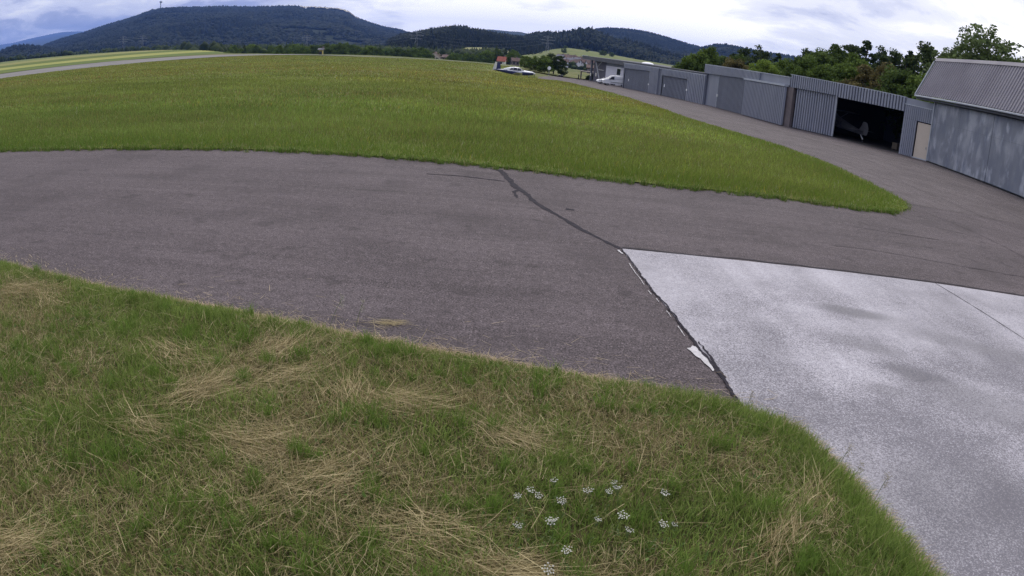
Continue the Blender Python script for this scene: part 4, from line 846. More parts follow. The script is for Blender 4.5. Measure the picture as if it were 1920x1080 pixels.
# ------------------------------------------------------------------ trees
def crown_np(kind, seed):
    r = np.random.default_rng(seed); C = []; Rr = []; sh = []
    if kind == 'dec':
        n = 85
        for _ in range(n):
            v = r.normal(size=3); v /= np.linalg.norm(v); q = r.uniform(.55, 1.0); zc = .60 + .36 * v[2] * q
            wx = .40 * (1 - .25 * max(0, v[2])); C.append((v[0] * wx * q + .05 * np.sin(zc * 9 + seed), v[1] * wx * q, zc)); Rr.append(r.uniform(.055, .115)); sh.append(r.uniform(0, 1))
        per, ls = 130, .0205
    elif kind == 'pine':
        for zc in np.linspace(.22, .99, 26):
            rad = .23 * (1 - zc) ** .75 * r.uniform(.75, 1.25) + .012; k = max(1, int(7 * (1 - zc) + 2))
            for j in range(k):
                a = r.uniform(0, 6.28); q = r.uniform(.45, 1.05); C.append((np.cos(a) * rad * q, np.sin(a) * rad * q, zc + r.uniform(-.015, .015) - .04 * q)); Rr.append(r.uniform(.025, .06) * (1.25 - .7 * zc)); sh.append(r.uniform(0, 1))
        per, ls = 50, .018
    elif kind == 'scots':
        for _ in range(46):
            zc = r.uniform(.45, 1.0) ** .9; rad = .22 * np.sin(np.clip((zc - .35) / .65, 0, 1) * 2.6 + .3) + .02; a = r.uniform(0, 6.28); q = r.uniform(.2, 1.1)
            C.append((np.cos(a) * rad * q, np.sin(a) * rad * q, zc)); Rr.append(r.uniform(.035, .085)); sh.append(r.uniform(0, 1))
        per, ls = 80, .019
    elif kind == 'airy':
        for _ in range(330):
            v = r.normal(size=3); v /= np.linalg.norm(v); q = r.uniform(.15, 1.0) ** .6; zc = .60 + .40 * v[2] * q
            wx = .32 * (1 - .30 * max(0, v[2])) * (1 + .12 * np.sin(3 * np.arctan2(v[1], v[0]))); C.append((v[0] * wx * q, v[1] * wx * q, zc)); Rr.append(r.uniform(.03, .075)); sh.append(r.uniform(0, 1))
        per, ls = 30, .0145
    else:  # bush
        for _ in range(46):
            v = r.normal(size=3); v /= np.linalg.norm(v); q = r.uniform(.5, 1.0); C.append((v[0] * .55 * q, v[1] * .55 * q, max(.06, .5 + .48 * v[2] * q))); Rr.append(r.uniform(.10, .19)); sh.append(r.uniform(0, 1))
        per, ls = 120, .034
    C = np.array(C); Rr = np.array(Rr); sh = np.array(sh); n = len(C) * per
    cc_ = np.repeat(C, per, 0); rr = np.repeat(Rr, per); v = r.normal(size=(n, 3)); v /= np.linalg.norm(v, axis=1)[:, None]; v *= (r.random(n) ** .45)[:, None]; v[:, 2] *= .75
    P = cc_ + v * rr[:, None]
    a1 = r.normal(size=(n, 3)); a1 /= np.linalg.norm(a1, axis=1)[:, None]; a2 = np.cross(a1, r.normal(size=(n, 3))); a2 /= np.linalg.norm(a2, axis=1)[:, None]
    sz = ls * r.uniform(.55, 1.25, n)[:, None]
    V = np.stack([P - a1 * sz, P + a2 * sz * .55, P + a1 * sz, P - a2 * sz * .55], 1)
    t = np.clip(.55 * np.repeat(sh, per) + .45 * r.random(n), 0, 1)
    return V.reshape(-1, 3), np.arange(n * 4).reshape(-1, 4), np.repeat(t, 4), C
CR = {'dec': [(0.050, 0.083, 0.018), (0.156, 0.222, 0.048)], 'dark': [(0.037, 0.062, 0.018), (0.110, 0.158, 0.040)], 'pine': [(0.022, 0.037, 0.016), (0.065, 0.095, 0.035)], 'scots': [(0.030, 0.048, 0.020), (0.080, 0.110, 0.040)], 'airy': [(0.056, 0.083, 0.030), (0.156, 0.206, 0.075)], 'bush': [(0.048, 0.075, 0.018), (0.135, 0.188, 0.043)], 'lime': [(0.088, 0.138, 0.022), (0.225, 0.300, 0.056)], 'rust': [(0.073, 0.065, 0.027), (0.169, 0.144, 0.056)]}
_tm = {}
def tree_mesh(kind, var, tone):
    key = (kind, var, tone)
    if key in _tm: return _tm[key]
    V, Q, t, C = crown_np(kind, 100 + var * 7 + len(kind)); a, b = CR[tone]
    o = np_mesh('crown', V, Q, mat=M['leaf'], col=lerp(a, b, t)); me = o.data; bpy.data.objects.remove(o)
    mb = MB(); top = {'dec': .72, 'pine': .97, 'scots': .93, 'airy': .85, 'bush': .5}[kind]; w0 = {'dec': .024, 'pine': .014, 'scots': .016, 'airy': .018, 'bush': .02}[kind]
    x0 = y0 = 0.0; z0 = -.03; steps = 6; rr = random.Random(var * 31 + len(kind))
    for k in range(steps):
        z1 = top * (k + 1) / steps; x1 = x0 + rr.uniform(-.012, .012); y1 = y0 + rr.uniform(-.012, .012)
        mb.tube((x0, y0, z0), (x1, y1, z1), w0 * (1 - k / steps * .85), w0 * (1 - (k + 1) / steps * .85), 7, False); x0, y0, z0 = x1, y1, z1
    for c in C[::max(1, len(C) // 26)]:
        zb_ = max(.08, c[2] - .16 - .3 * math.hypot(c[0], c[1])); zb_ = min(zb_, top * .95)
        mb.tube((0, 0, zb_), tuple(c), w0 * .32 * (1.1 - zb_), w0 * .08, 5, False)
    o = mb.build('trunk', M['bark'], smooth=True); tme = o.data; bpy.data.objects.remove(o)
    _tm[key] = (me, tme); return _tm[key]
def tree(name, x, y, h, kind, tone, var, label, cat='tree', group=None, wide=1.0, z=None):
    me, tme = tree_mesh(kind, var, tone); z = Tz(x, y) if z is None else z
    t = thing(name, (x, y, z), label, cat, group, rz=random.uniform(0, 6.28)); t.scale = (h * wide, h * wide, h)
    for nm, m_ in (('crown', me), ('trunk', tme)):
        o = bpy.data.objects.new(nm, m_); COL.objects.link(o); o.parent = t
    return t
GP = 'trees standing behind the hangars'
right_trees = [  # x, y, height, kind, tone, variant, width, label
 (25.6, 112.3, 7.6, 'dec', 'dec', 0, 1.0, 'broad green tree behind the low hangar roof, leftmost of its clump'),
 (28.3, 113.5, 9.0, 'dec', 'dec', 1, 1.15, 'tallest broad tree of the clump above the low hangar roof'),
 (31.0, 108.4, 8.3, 'dec', 'dark', 2, 1.1, 'dark broad tree of the clump, next to the step between hangar roofs'),
 (29.6, 101.0, 7.4, 'dec', 'rust', 3, 1.0, 'brownish tree in the gap between the low hangar and the sliding door hangar'),
 (37.4, 124.5, 10.0, 'scots', 'scots', 0, 1.0, 'thin topped pine sticking up between clump and pine wood'),
 (39.2, 120.2, 10.6, 'scots', 'scots', 1, 1.1, 'pine with two bare looking tops above the sliding door hangar'),
 (41.5, 116.6, 10.0, 'pine', 'pine', 0, 1.2, None), (45.0, 114.0, 10.2, 'pine', 'pine', 1, 1.2, None), (30.5, 90.3, 7.4, 'dec', 'lime', 0, 1.0, 'bright green leafy tree right behind the sliding door hangar'),
 (35.2, 93.0, 8.4, 'dec', 'dec', 3, 1.1, 'rounded green tree between the pale rail hangar and the open hangar'),
 (46.2, 113.7, 11.0, 'scots', 'scots', 0, 1.1, None), (34.3, 82.4, 8.4, 'dec', 'dec', 2, 1.05, 'mid green tree just above the left end of the open hangar roof'),
 (37.3, 87.4, 10.2, 'dec', 'dark', 0, 1.15, 'large dark rounded tree above the open hangar, left half of the twin crown'), (40.9, 88.1, 11.0, 'dec', 'dark', 1, 1.1, 'large dark rounded tree above the open hangar, right half of the twin crown'),
 (47.7, 106.9, 12.9, 'pine', 'pine', 2, 1.2, None), (50.5, 106.0, 12.6, 'scots', 'scots', 2, 1.2, None), (38.2, 78.6, 9.6, 'dec', 'dec', 1, 1.0, 'leafy tree below the twin dark crowns, close behind the open hangar'),
 (44.9, 89.5, 12.6, 'pine', 'pine', 0, 1.35, 'stout dark pine, tallest in the wood above the open doorway'), (37.2, 70.8, 8.6, 'dec', 'rust', 2, 1.05, 'brown tinged tree over the black doorway'),
 (48.8, 91.8, 12.0, 'scots', 'scots', 1, 1.1, None), (50.3, 91.1, 11.9, 'scots', 'scots', 3, .9, None), (38.4, 66.9, 8.4, 'dec', 'dark', 3, 1.1, 'dark low tree behind the beige door bay'),
 (49.4, 84.8, 12.0, 'pine', 'pine', 1, 1.2, None), (39.6, 64.4, 8.2, 'dec', 'dec', 0, 1.0, 'green tree beside the left edge of the ribbed roof'), (48.4, 78.4, 12.3, 'scots', 'scots', 0, 1.2, None), (46.5, 80.5, 11.2, 'pine', 'pine', 2, 1.2, None),
 (50.4, 78.0, 12.1, 'pine', 'pine', 1, 1.2, None), (47.0, 70.8, 11.4, 'airy', 'dark', 1, .9, 'small airy tree just left of the tallest one, above the roof ridge'), (45.9, 67.9, 12.4, 'airy', 'airy', 2, .95, 'airy side shoot of foliage against the big tree above the roof ridge'),
 (46.4, 63.1, 14.6, 'airy', 'airy', 2, 1.42, 'tall open crowned tree with sky showing through, above the ribbed roof'), (49.2, 61.3, 12.6, 'airy', 'airy', 1, 1.25, 'lower airy tree sloping away at the far side of the tall open one'), (48.9, 58.8, 11.8, 'airy', 'airy', 2, 1.0, 'outermost airy tree above the ribbed roof'),
 (53, 92, 12.2, 'pine', 'pine', 0, 1.3, None), (54, 101, 12.6, 'pine', 'pine', 1, 1.3, None), (43, 102, 10.8, 'pine', 'pine', 2, 1.3, None), (55, 82, 12, 'pine', 'pine', 0, 1.3, None)]
for x, y, h, kd, tn, vr, wd, lb in right_trees:
    tree('pine_tree' if kd in ('pine', 'scots') else 'broadleaf_tree', x, y, h, kd, tn, vr, lb or 'dark pine in the wood behind the hangar roofs', group=GP, wide=wd)
for k, (x, y, h) in enumerate([(31, 96, 5), (33, 88, 5.6), (34.5, 80, 5.8), (35.5, 75, 6), (36.5, 68, 6.2), (38, 62, 6), (38.5, 58, 6), (40, 72, 7), (42, 78, 7.4), (44, 84, 7.6), (41, 66, 7), (43, 70, 7.6), (40, 94, 7), (44, 98, 7.4), (36, 102, 6.5), (47, 90, 8), (41, 60, 7), (45, 74, 8)]):
    tree('bush', x, y, h, 'bush', ['bush', 'dark', 'dec', 'rust'][k % 4], k % 3, 'bushy undergrowth shrub filling the wood behind the hangars', 'shrub', 'undergrowth behind the hangars')
# trees by the parked aeroplane and in the valley
tree('pine_tree', 6.0, 190, 5.9, 'dec', 'pine', 2, 'dense dark evergreen behind the white sign at the end of the apron', wide=1.5)
tree('bush', 3.7, 187, 4.9, 'bush', 'dec', 0, 'mid green bush joining the dark evergreen past the aeroplane', 'shrub', wide=1.0)
tree('bush', 1.2, 188, 4.4, 'bush', 'dec', 1, 'green bush between two other bushes, past the aeroplane and left of the evergreen', 'shrub', wide=1.05)
tree('bush', -1.6, 196, 3.6, 'bush', 'dec', 2, 'low green bush just above the nose of the aeroplane', 'shrub', wide=1.0)
tree('bush', 8.4, 196, 3.2, 'bush', 'pine', 0, 'small dark bush at the foot of the dark evergreen', 'shrub', wide=1.0)
GV = 'trees along the far end of the meadow'
vt = np.random.default_rng(5)
for k, az in enumerate(np.concatenate([np.arange(-36, -20, .75), np.arange(-20, -.8, .52)])):
    az = az + vt.uniform(-.25, .25); R0_ = vt.uniform(400, 480) if az > -24 else vt.uniform(840, 890)
    if az > -24 and (-8.4 < az < -6.9): R0_ = 470
    el = float(np.interp(az, [-40, -33, -30, -25, -21, -19, -17, -15.2, -13, -11, -9, -8, -6, -4.5, -3, -1], [.0, .05, -.02, .0, .0, .05, -.1, .22, -.05, -.08, .02, -.25, -.2, -.25, .25, .25])) + vt.uniform(-.16, .06)
    x = R0_ * math.sin(R_(az)); y = R0_ * math.cos(R_(az)); z = Tz(x, y); h = CAM_H + R0_ * math.tan(R_(el)) - z; dk = vt.random()
    kd = 'pine' if dk < .16 else 'dec'
    tree('pine_tree' if kd == 'pine' else 'broadleaf_tree', x, y, h, kd, 'pine' if kd == 'pine' else ['dec', 'dark', 'dec', 'dark'][k % 4], k % 3, 'dark spruce in the tree row past the far end of the meadow' if kd == 'pine' else 'rounded leafy tree in the tree row past the far end of the meadow', group=GV, wide=vt.uniform(.85, 1.25))
for k, (az, R0_, h) in enumerate([(2.5, 830, 6), (5.5, 900, 7), (5.75, 905, 6), (4.35, 960, 4), (2.6, 985, 5), (6.3, 910, 6)]):
    x = R0_ * math.sin(R_(az)); y = R0_ * math.cos(R_(az)); xx, yy, zz_ = s_mead(np.array([az]), np.array([(R0_ - 600) / 410]))
    tree('bush', x, y, h, 'bush', 'dark', k % 3, 'dark hedge bush standing on the open green hillside', 'shrub', 'bushes on the hillside', z=float(zz_[0]) - .3, wide=1.1)

# ------------------------------------------------------------------ vehicles
def profile_body(mb, prof, yw, inset, z_in0):
    """Car body: a side profile swept across the width, drawn in above the waist line."""
    n = len(prof); rows = []
    for f_ in (-1, -.93, .93, 1):
        row = []
        for x, z in prof:
            k = yw - inset * max(0, (z - z_in0)) - (.05 if abs(f_) < 1 else 0) * 0
            e = 1 if abs(f_) < 1 else .965
            cx = sum(p[0] for p in prof) / n; cz = sum(p[1] for p in prof) / n
            row.append((cx + (x - cx) * (1 if abs(f_) < 1 else .985), f_ * k, cz + (z - cz) * e if abs(f_) == 1 else z))
        rows.append(row)
    mb.rings(rows)
def wheel(parent, x, y, r, w, side):
    mb = MB(); prof = [(r * .62, -w/2), (r * .93, -w/2), (r, -w * .3), (r, w * .3), (r * .93, w/2), (r * .62, w/2)]; rs = []
    for q, yy in prof: rs.append([(x + q * math.cos(2*math.pi*i/24), y + yy, r + q * math.sin(2*math.pi*i/24)) for i in range(24)])
    rs.append(rs[0]); mb.rings(rs, cap=False); t = mb.build('wheel', M['black'], parent, smooth=True)
    mb = MB(); yo = y + side * w * .46; mb.tube((x, yo - side * .1, r), (x, yo, r), r * .61, r * .58, 20)
    for k in range(5):
        a = 2 * math.pi * k / 5; mb.tube((x, yo + side * .012, r), (x + r * .55 * math.cos(a), yo + side * .012, r + r * .55 * math.sin(a)), .035, .03, 5)
    mb.build('rim', M['steel'], t); return t
def quad_panel(mb, pts, th=.012, nrm=(0, 1, 0)):
    nrm = Vector(nrm); a = [Vector(p) for p in pts]; b = [p + nrm * th for p in a]; n = len(a)
    mb.add(a + b, [tuple(range(n)), tuple(range(2*n-1, n-1, -1))] + [(i, (i+1) % n, n + (i+1) % n, n + i) for i in range(n)])
van = thing('van', (15.95, 133.6, Tz(15.9, 133.6) + .02), 'white panel van parked at the end of the low hangar', 'van', rz=math.pi + .08)
mb = MB(); profile_body(mb, [(-2.62, .38), (-2.64, 1.1), (-2.58, 1.78), (-2.42, 1.93), (.55, 1.97), (.92, 1.90), (1.62, 1.26), (2.30, 1.08), (2.56, .92), (2.62, .62), (2.55, .36)], .97, .13, 1.0); mb.build('body', M['white'], van, smooth=False, bevel=.03)
for sd_ in (-1, 1):
    def yv(z): return sd_ * (.975 - .13 * max(0, z - 1.0))
    mb = MB(); quad_panel(mb, [(.42, yv(1.22), 1.22), (1.36, yv(1.22), 1.22), (.95, yv(1.72), 1.72), (.45, yv(1.76), 1.76)], nrm=(0, sd_, 0)); mb.build('side_window', M['glass'], van)
    mb = MB(); mb.tube((1.28, sd_ * 1.0, 1.22), (1.30, sd_ * 1.16, 1.30), .10, .13, 8); mb.build('mirror', M['black'], van)
    mb = MB(); quad_panel(mb, [(2.22, sd_ * .985, .80), (2.50, sd_ * .93, .82), (2.40, sd_ * .93, 1.0), (2.12, sd_ * .985, 1.0)], nrm=(.2, sd_, 0)); mb.build('headlight', M['lamp'], van)
    mb = MB(); mb.box(-2.4, 1.1, sd_ * .985 - .01, sd_ * .985 + .01, .66, .74); mb.build('side_strip', M['black'], van)
    mb = MB(); mb.box(-1.15, .35, sd_ * .972 - .006, sd_ * .972 + .012, 1.38, 1.41); mb.build('door_rail', M['steel'], van)
    wheel(van, 1.72, sd_ * .84, .33, .22, sd_); wheel(van, -1.55, sd_ * .84, .33, .22, sd_)
mb = MB(); quad_panel(mb, [(1.62, -.78, 1.28), (1.62, .78, 1.28), (.96, .72, 1.87), (.96, -.72, 1.87)], .015, (.65, 0, .75)); mb.build('windscreen', M['glass'], van)
mb = MB(); mb.box(2.50, 2.66, -.86, .86, .34, .58); mb.build('bumper', M['black'], van, bevel=.03)
mb = MB(); mb.box(2.52, 2.62, -.6, .6, .70, .86); mb.build('grille', M['black'], van)
car = thing('car', (15.15, 141.2, Tz(15, 141) + .02), 'small white hatchback parked beyond the van with only its front showing', 'car', rz=math.pi + .12)
mb = MB(); profile_body(mb, [(-1.98, .36), (-2.02, .85), (-1.78, 1.30), (-1.35, 1.46), (-.3, 1.48), (.25, 1.40), (1.0, .98), (1.75, .82), (1.98, .66), (2.02, .42), (1.95, .3)], .87, .28, .85); mb.build('body', M['white'], car, bevel=.03)
for sd_ in (-1, 1):
    def yv(z): return sd_ * (.878 - .28 * max(0, z - .85))
    mb = MB(); quad_panel(mb, [(-.45, yv(.98), .98), (.85, yv(.98), .98), (.22, yv(1.34), 1.34), (-.45, yv(1.38), 1.38)], nrm=(0, sd_, 0)); mb.build('side_window', M['glass'], car)
    mb = MB(); quad_panel(mb, [(1.60, sd_ * .86, .64), (1.92, sd_ * .80, .64), (1.80, sd_ * .80, .78), (1.52, sd_ * .86, .78)], nrm=(.2, sd_, 0)); mb.build('headlight', M['lamp'], car)
    wheel(car, 1.25, sd_ * .76, .30, .19, sd_); wheel(car, -1.25, sd_ * .76, .30, .19, sd_)
mb = MB(); quad_panel(mb, [(1.0, -.68, 1.0), (1.0, .68, 1.0), (.27, .60, 1.39), (.27, -.60, 1.39)], .015, (.5, 0, .85)); mb.build('windscreen', M['glass'], car)
mb = MB(); mb.box(1.93, 2.05, -.7, .7, .32, .46); mb.build('bumper', M['black'], car, bevel=.02)

# ------------------------------------------------------------------ aeroplanes
def se_ring(x, z0, z1, w, n=22, p=2.4):
    zc, hz = (z0 + z1) / 2, (z1 - z0) / 2; o = []
    for i in range(n):
        a = 2 * math.pi * i / n; c, s = math.cos(a), math.sin(a)
        o.append((x, w * math.copysign(abs(c) ** (2 / p), c), zc + hz * math.copysign(abs(s) ** (2 / p), s)))
    return o
def wing_mb(root, tip, croot, ctip, th=.12, sweep=0.0):
    """Tapered aerofoil slab from root to tip point; chord runs along x."""
    mb = MB(); rs = []
    for P, c in ((Vector(root), croot), (Vector(tip), ctip)):
        pts = []
        for f_, t_ in ((0, 0), (.06, .55), (.25, 1), (.6, .7), (1, .04), (.6, -.35), (.25, -.5), (.06, -.35)): pts.append((P.x - f_ * c, P.y, P.z + t_ * th * c * .5))
        rs.append(pts)
    mb.rings(rs); return mb
pl = thing('aeroplane', (-2.15, 122.4, Tz(-2.15, 122.4) + .0), 'low wing propeller aeroplane, white above navy, parked in the meadow facing the hangars', 'aeroplane', rz=.06)
mb = MB(); fr = [(2.72, .92, 1.20, .16), (2.55, .76, 1.36, .40), (1.7, .64, 1.44, .50), (.95, .60, 1.50, .54), (.1, .58, 1.52, .55), (-.9, .62, 1.52, .53), (-1.8, .74, 1.50, .44), (-2.7, .92, 1.44, .29), (-3.5, 1.06, 1.38, .16), (-4.1, 1.16, 1.32, .07)]
rings = [se_ring(*q) for q in fr]; mb.rings(rings)
mb.m = []
for f_ in mb.f: mb.m.append(1 if len(f_) == 4 and sum(mb.v[i][2] for i in f_) / 4 < 1.24 - .03 * sum(mb.v[i][0] for i in f_) / 4 else 0)
mb.build('fuselage', [M['white'], M['navy']], pl, smooth=True)
mb = MB(); mb.rings([se_ring(*q, n=18, p=2.2) for q in [(.95, 1.30, 1.50, .40), (.62, 1.34, 1.66, .47), (.15, 1.36, 1.92, .48), (-.5, 1.36, 1.98, .48), (-1.2, 1.34, 1.92, .45), (-1.9, 1.30, 1.74, .34), (-2.5, 1.24, 1.54, .20)]]); cab = mb.build('cabin', M['white'], pl, smooth=True)
for sd_ in (-1, 1):
    for pts in ([(.60, .49, 1.40), (-.12, .52, 1.38), (-.12, .455, 1.84), (.20, .44, 1.84)], [(-.18, .52, 1.38), (-.84, .51, 1.38), (-.84, .45, 1.84), (-.18, .455, 1.85)], [(-.90, .515, 1.42), (-1.45, .47, 1.44), (-1.25, .42, 1.74), (-.90, .45, 1.79)]):
        m_ = MB(); quad_panel(m_, [(x, sd_ * (y - .015), z) for x, y, z in pts], .03, (0, sd_, .1)); w_o = m_.build('side_window', M['glass'], pl)
mb = MB(); mb.rings([[(x, y, z) for x, y, z in se_ring(*q, n=18, p=2.2)] for q in [(.99, 1.36, 1.49, .38), (.70, 1.40, 1.63, .455), (.26, 1.42, 1.88, .475)]]); mb.build('windscreen', M['glass'], pl, smooth=True)
for sd_ in (-1, 1):
    wing_mb((.75, sd_ * .4, .70), (.50, sd_ * 5.3, 1.18), 1.75, 1.0, .13).build('wing', M['white'], pl, smooth=False)
    wing_mb((-3.35, sd_ * .05, 1.28), (-3.55, sd_ * 1.75, 1.28), .95, .62, .09).build('tailplane', M['navy'], pl)
mb = MB(); mb.rings([[(-2.95, .05, 1.34), (-3.72, .04, 1.30), (-3.72, -.04, 1.30), (-2.95, -.05, 1.34)], [(-3.10, .035, 2.62), (-3.62, .03, 2.62), (-3.62, -.03, 2.62), (-3.10, -.035, 2.62)]]); mb.build('fin', M['navy'], pl)
mb = MB(); mb.rings([[(-3.735, .045, 1.18), (-4.35, .02, 1.22), (-4.35, -.02, 1.22), (-3.735, -.045, 1.18)], [(-3.635, .035, 2.62), (-3.98, .015, 2.60), (-3.98, -.015, 2.60), (-3.635, -.035, 2.62)]]); mb.build('rudder', M['cream'], pl)
mb = MB(); mb.tube((2.72, 0, 1.06), (3.02, 0, 1.06), .17, .03, 14); sp = mb.build('spinner', M['white'], pl, smooth=True)
for a in (math.radians(62), math.radians(242)):
    mb = MB(); c, s = math.cos(a), math.sin(a); mb.hexa([(2.80, .12*c - .05*s, 1.06 + .12*s + .05*c), (2.86, .12*c + .05*s, 1.06 + .12*s - .05*c), (2.88, .12*c + .05*s, 1.06 + .12*s - .05*c), (2.82, .12*c - .05*s, 1.06 + .12*s + .05*c),
        (2.82, .92*c - .05*s, 1.06 + .92*s + .05*c), (2.85, .92*c + .05*s, 1.06 + .92*s - .05*c), (2.862, .92*c + .05*s, 1.06 + .92*s - .05*c), (2.832, .92*c - .05*s, 1.06 + .92*s + .05*c)]); mb.build('propeller_blade', M['black'], pl)
for x, y in ((1.9, 0), (-.15, 1.35), (-.15, -1.35)):
    mb = MB(); mb.tube((x, y, .2), (x, y, .8), .04, .05, 8); lg = mb.build('leg', M['steel'], pl)
    mb = MB(); mb.tube((x, y - .08, .19), (x, y + .08, .19), .19, .19, 18); o = mb.build('wheel', M['black'], lg)

# the fabric covered tail-dragger inside the open hangar
hv = math.atan2(.954, -.30)
fl = wC.g(8) + .035
cub = thing('taildragger_aeroplane', (28.0, 54.5, fl), 'old fabric covered tail wheel aeroplane standing in the dark open hangar', 'aeroplane', rz=hv)
mb = MB(); rs = []
for x, z0, z1, w in [(.1, .52, .80, .05), (.9, .56, .98, .14), (2.2, .62, 1.28, .26), (3.5, .68, 1.62, .34), (4.2, .74, 2.02, .38), (4.8, .80, 1.98, .38), (5.2, .90, 1.62, .38), (5.7, .98, 1.52, .32), (5.85, 1.1, 1.4, .2)]: rs.append(se_ring(x, z0, z1, w, 16, 3.2))
mb.rings(rs); mb.build('fuselage', M['olive'], cub)
mb = MB(); mb.rings([[(-.15, .03, .55), (.75, .035, .80), (.75, -.035, .80), (-.15, -.03, .55)], [(-.12, .03, 1.2), (.40, .03, 1.25), (.40, -.03, 1.25), (-.12, -.03, 1.2)], [(.0, .02, 1.68), (.26, .02, 1.66), (.26, -.02, 1.66), (.0, -.02, 1.68)]]); mb.build('fin', M['olive'], cub)
mb = MB(); mb.rings([[(-.17, .03, .54), (-.42, .015, .62), (-.42, -.015, .62), (-.17, -.03, .54)], [(-.14, .03, 1.2), (-.52, .012, 1.15), (-.52, -.012, 1.15), (-.14, -.03, 1.2)], [(-.02, .02, 1.68), (-.3, .01, 1.58), (-.3, -.01, 1.58), (-.02, -.02, 1.68)]]); mb.build('rudder', M['olive'], cub)
for sd_ in (-1, 1):
    wing_mb((.85, sd_ * .08, .90), (.70, sd_ * 1.45, .90), .95, .6, .07).build('tailplane', M['olive'], cub)
    wing_mb((5.3, sd_ * .30, 2.06), (5.25, sd_ * 3.1, 2.12), 1.6, 1.55, .11).build('wing', M['olive'], cub)
    mb = MB(); mb.tube((4.9, sd_ * .36, .85), (4.7, sd_ * 2.2, 2.03), .03, .03, 6); mb.build('wing_strut', M['steel'], cub)
    mb = MB(); mb.tube((5.0, sd_ * .3, .9), (5.0, sd_ * .85, .32), .04, .04, 6); lg = mb.build('leg', M['steel'], cub)
    mb = MB(); mb.tube((5.0, sd_ * .85 - .09, .32), (5.0, sd_ * .85 + .09, .32), .32, .32, 20); mb.build('wheel', M['black'], lg)
mb = MB(); mb.tube((.42, 0, .56), (.02, 0, .16), .035, .05, 8); lg = mb.build('tail_leg', M['white'], cub)
mb = MB(); mb.tube((.0, -.04, .10), (.0, .04, .10), .10, .10, 16); mb.build('tail_wheel', M['black'], lg)
tcu = bpy.data.curves.new('registration', 'FONT'); tcu.body = 'D-E'; tcu.size = .62; tcu.extrude = .004; tcu.align_x = 'LEFT'; tcu.materials.append(M['navy'])
_t = bpy.data.objects.new('registration_text', tcu); tme_ = bpy.data.meshes.new_from_object(_t); bpy.data.objects.remove(_t); tme_.materials.clear(); tme_.materials.append(M['navy'])
tx_o = bpy.data.objects.new('registration', tme_); COL.objects.link(tx_o); tx_o.parent = cub; tx_o.matrix_local = Matrix.Translation((3.5, .352, .84)) @ Matrix.Rotation(math.pi, 4, 'Z') @ Matrix.Rotation(math.pi / 2, 4, 'X')
# stores in the hangar
q = wC.p(10.9, -3.0)
dr = thing('oil_drum', (q.x, q.y, fl), 'oil drum in the gloom at the back of the open hangar', 'drum'); mb = MB()
rs = []
for z_, r_ in ((0, .29), (.02, .30), (.29, .29), (.30, .305), (.31, .29), (.58, .29), (.59, .305), (.60, .29), (.87, .30), (.88, .28)): rs.append([(r_ * math.cos(2*math.pi*i/20), r_ * math.sin(2*math.pi*i/20), z_) for i in range(20)])
mb.rings(rs); mb.build('shell', M['drum'], dr, smooth=False)
mb = MB(); mb.tube((.14, 0, .881), (.14, 0, .91), .05, .05, 10); mb.build('bung', M['steel'], dr)
q = wC.p(9.6, -3.6)
cr = thing('crate', (q.x, q.y, fl), 'low crate in the gloom beside the aeroplane tail', 'crate', rz=.3); mb = MB(); mb.box(-.45, .45, -.3, .3, .08, .55); mb.build('body', M['wood'], cr, bevel=.01)
mb = MB(); mb.box(-.47, .47, -.32, .32, .552, .60); mb.build('lid', M['wood'], cr); mb = MB(); mb.box(-.42, .42, -.28, -.18, 0, .078); mb.build('skid', M['wood'], cr); mb = MB(); mb.box(-.42, .42, .18, .28, 0, .078); mb.build('skid', M['wood'], cr)

# ------------------------------------------------------------------ far houses, poles, pylons
def house(name, x, y, w, d, h, rh, rz, wm, rm, label, cat='house', z=None, group=None, nwin=2, lift=0.0):
    z = (Tz(x, y) if z is None else z) + lift; t = thing(name, (x, y, z), label, cat, group, rz=rz)
    mb = MB(); mb.box(-w/2, w/2, -d/2, d/2, -1.5, h); mb.add([(-w/2, -d/2, h), (-w/2, d/2, h), (-w/2, 0, h + rh), (w/2, -d/2, h), (w/2, d/2, h), (w/2, 0, h + rh)], [(0, 2, 1), (3, 4, 5), (0, 1, 4, 3), (1, 2, 5, 4), (2, 0, 3, 5)]); mb.build('wall', wm, t)
    mb = MB(); ov = .5; sl_ = rh / (d / 2)
    for sd_ in (-1, 1):
        a = [(-w/2 - ov, sd_ * (d/2 + ov), h - ov * sl_ + .05), (w/2 + ov, sd_ * (d/2 + ov), h - ov * sl_ + .05), (w/2 + ov, 0, h + rh + .05), (-w/2 - ov, 0, h + rh + .05)]
        mb.hexa(a + [(p[0], p[1], p[2] + .22) for p in a])
    rf = mb.build('roof', rm, t)
    mb = MB(); mb.box(w*.2, w*.2 + .7, -.35 + d*.1, .35 + d*.1, h + rh*.5, h + rh + .9); mb.build('chimney', M['post'], rf)
    for k in range(nwin):
        mb = MB(); xx = -w/2 + (k + .5) * w / nwin; mb.box(xx - .55, xx + .55, -d/2 - .04, -d/2 + .02, h - 1.9, h - .6); mb.build('window', M['glass'], t)
    for k in range(2):
        mb = MB(); yy = -d/4 + k * d/2; mb.box(-w/2 - .04, -w/2 + .02, yy - .5, yy + .5, h - 1.9, h - .6); mb.build('window', M['glass'], t)
    return t
def at(az, R): return R * math.sin(R_(az)), R * math.cos(R_(az))
def zel(el, R): return CAM_H + R * math.tan(R_(el))
x, y = at(-7.62, 470); house('farmhouse', x, y, 8, 7.5, zel(-.76, 470) - Tz(x, y), 2.7, R_(82), M['beige'], M['brown_roof'], 'sand coloured gable house with a brown roof beyond the far meadow edge', nwin=2)
x, y = at(-6.95, 480); house('barn', x, y, 6, 6, zel(-.78, 480) - Tz(x, y), 1.6, R_(20), M['post'], M['brown_roof'], 'low brown roofed barn just beside the sand coloured gable house', 'barn')
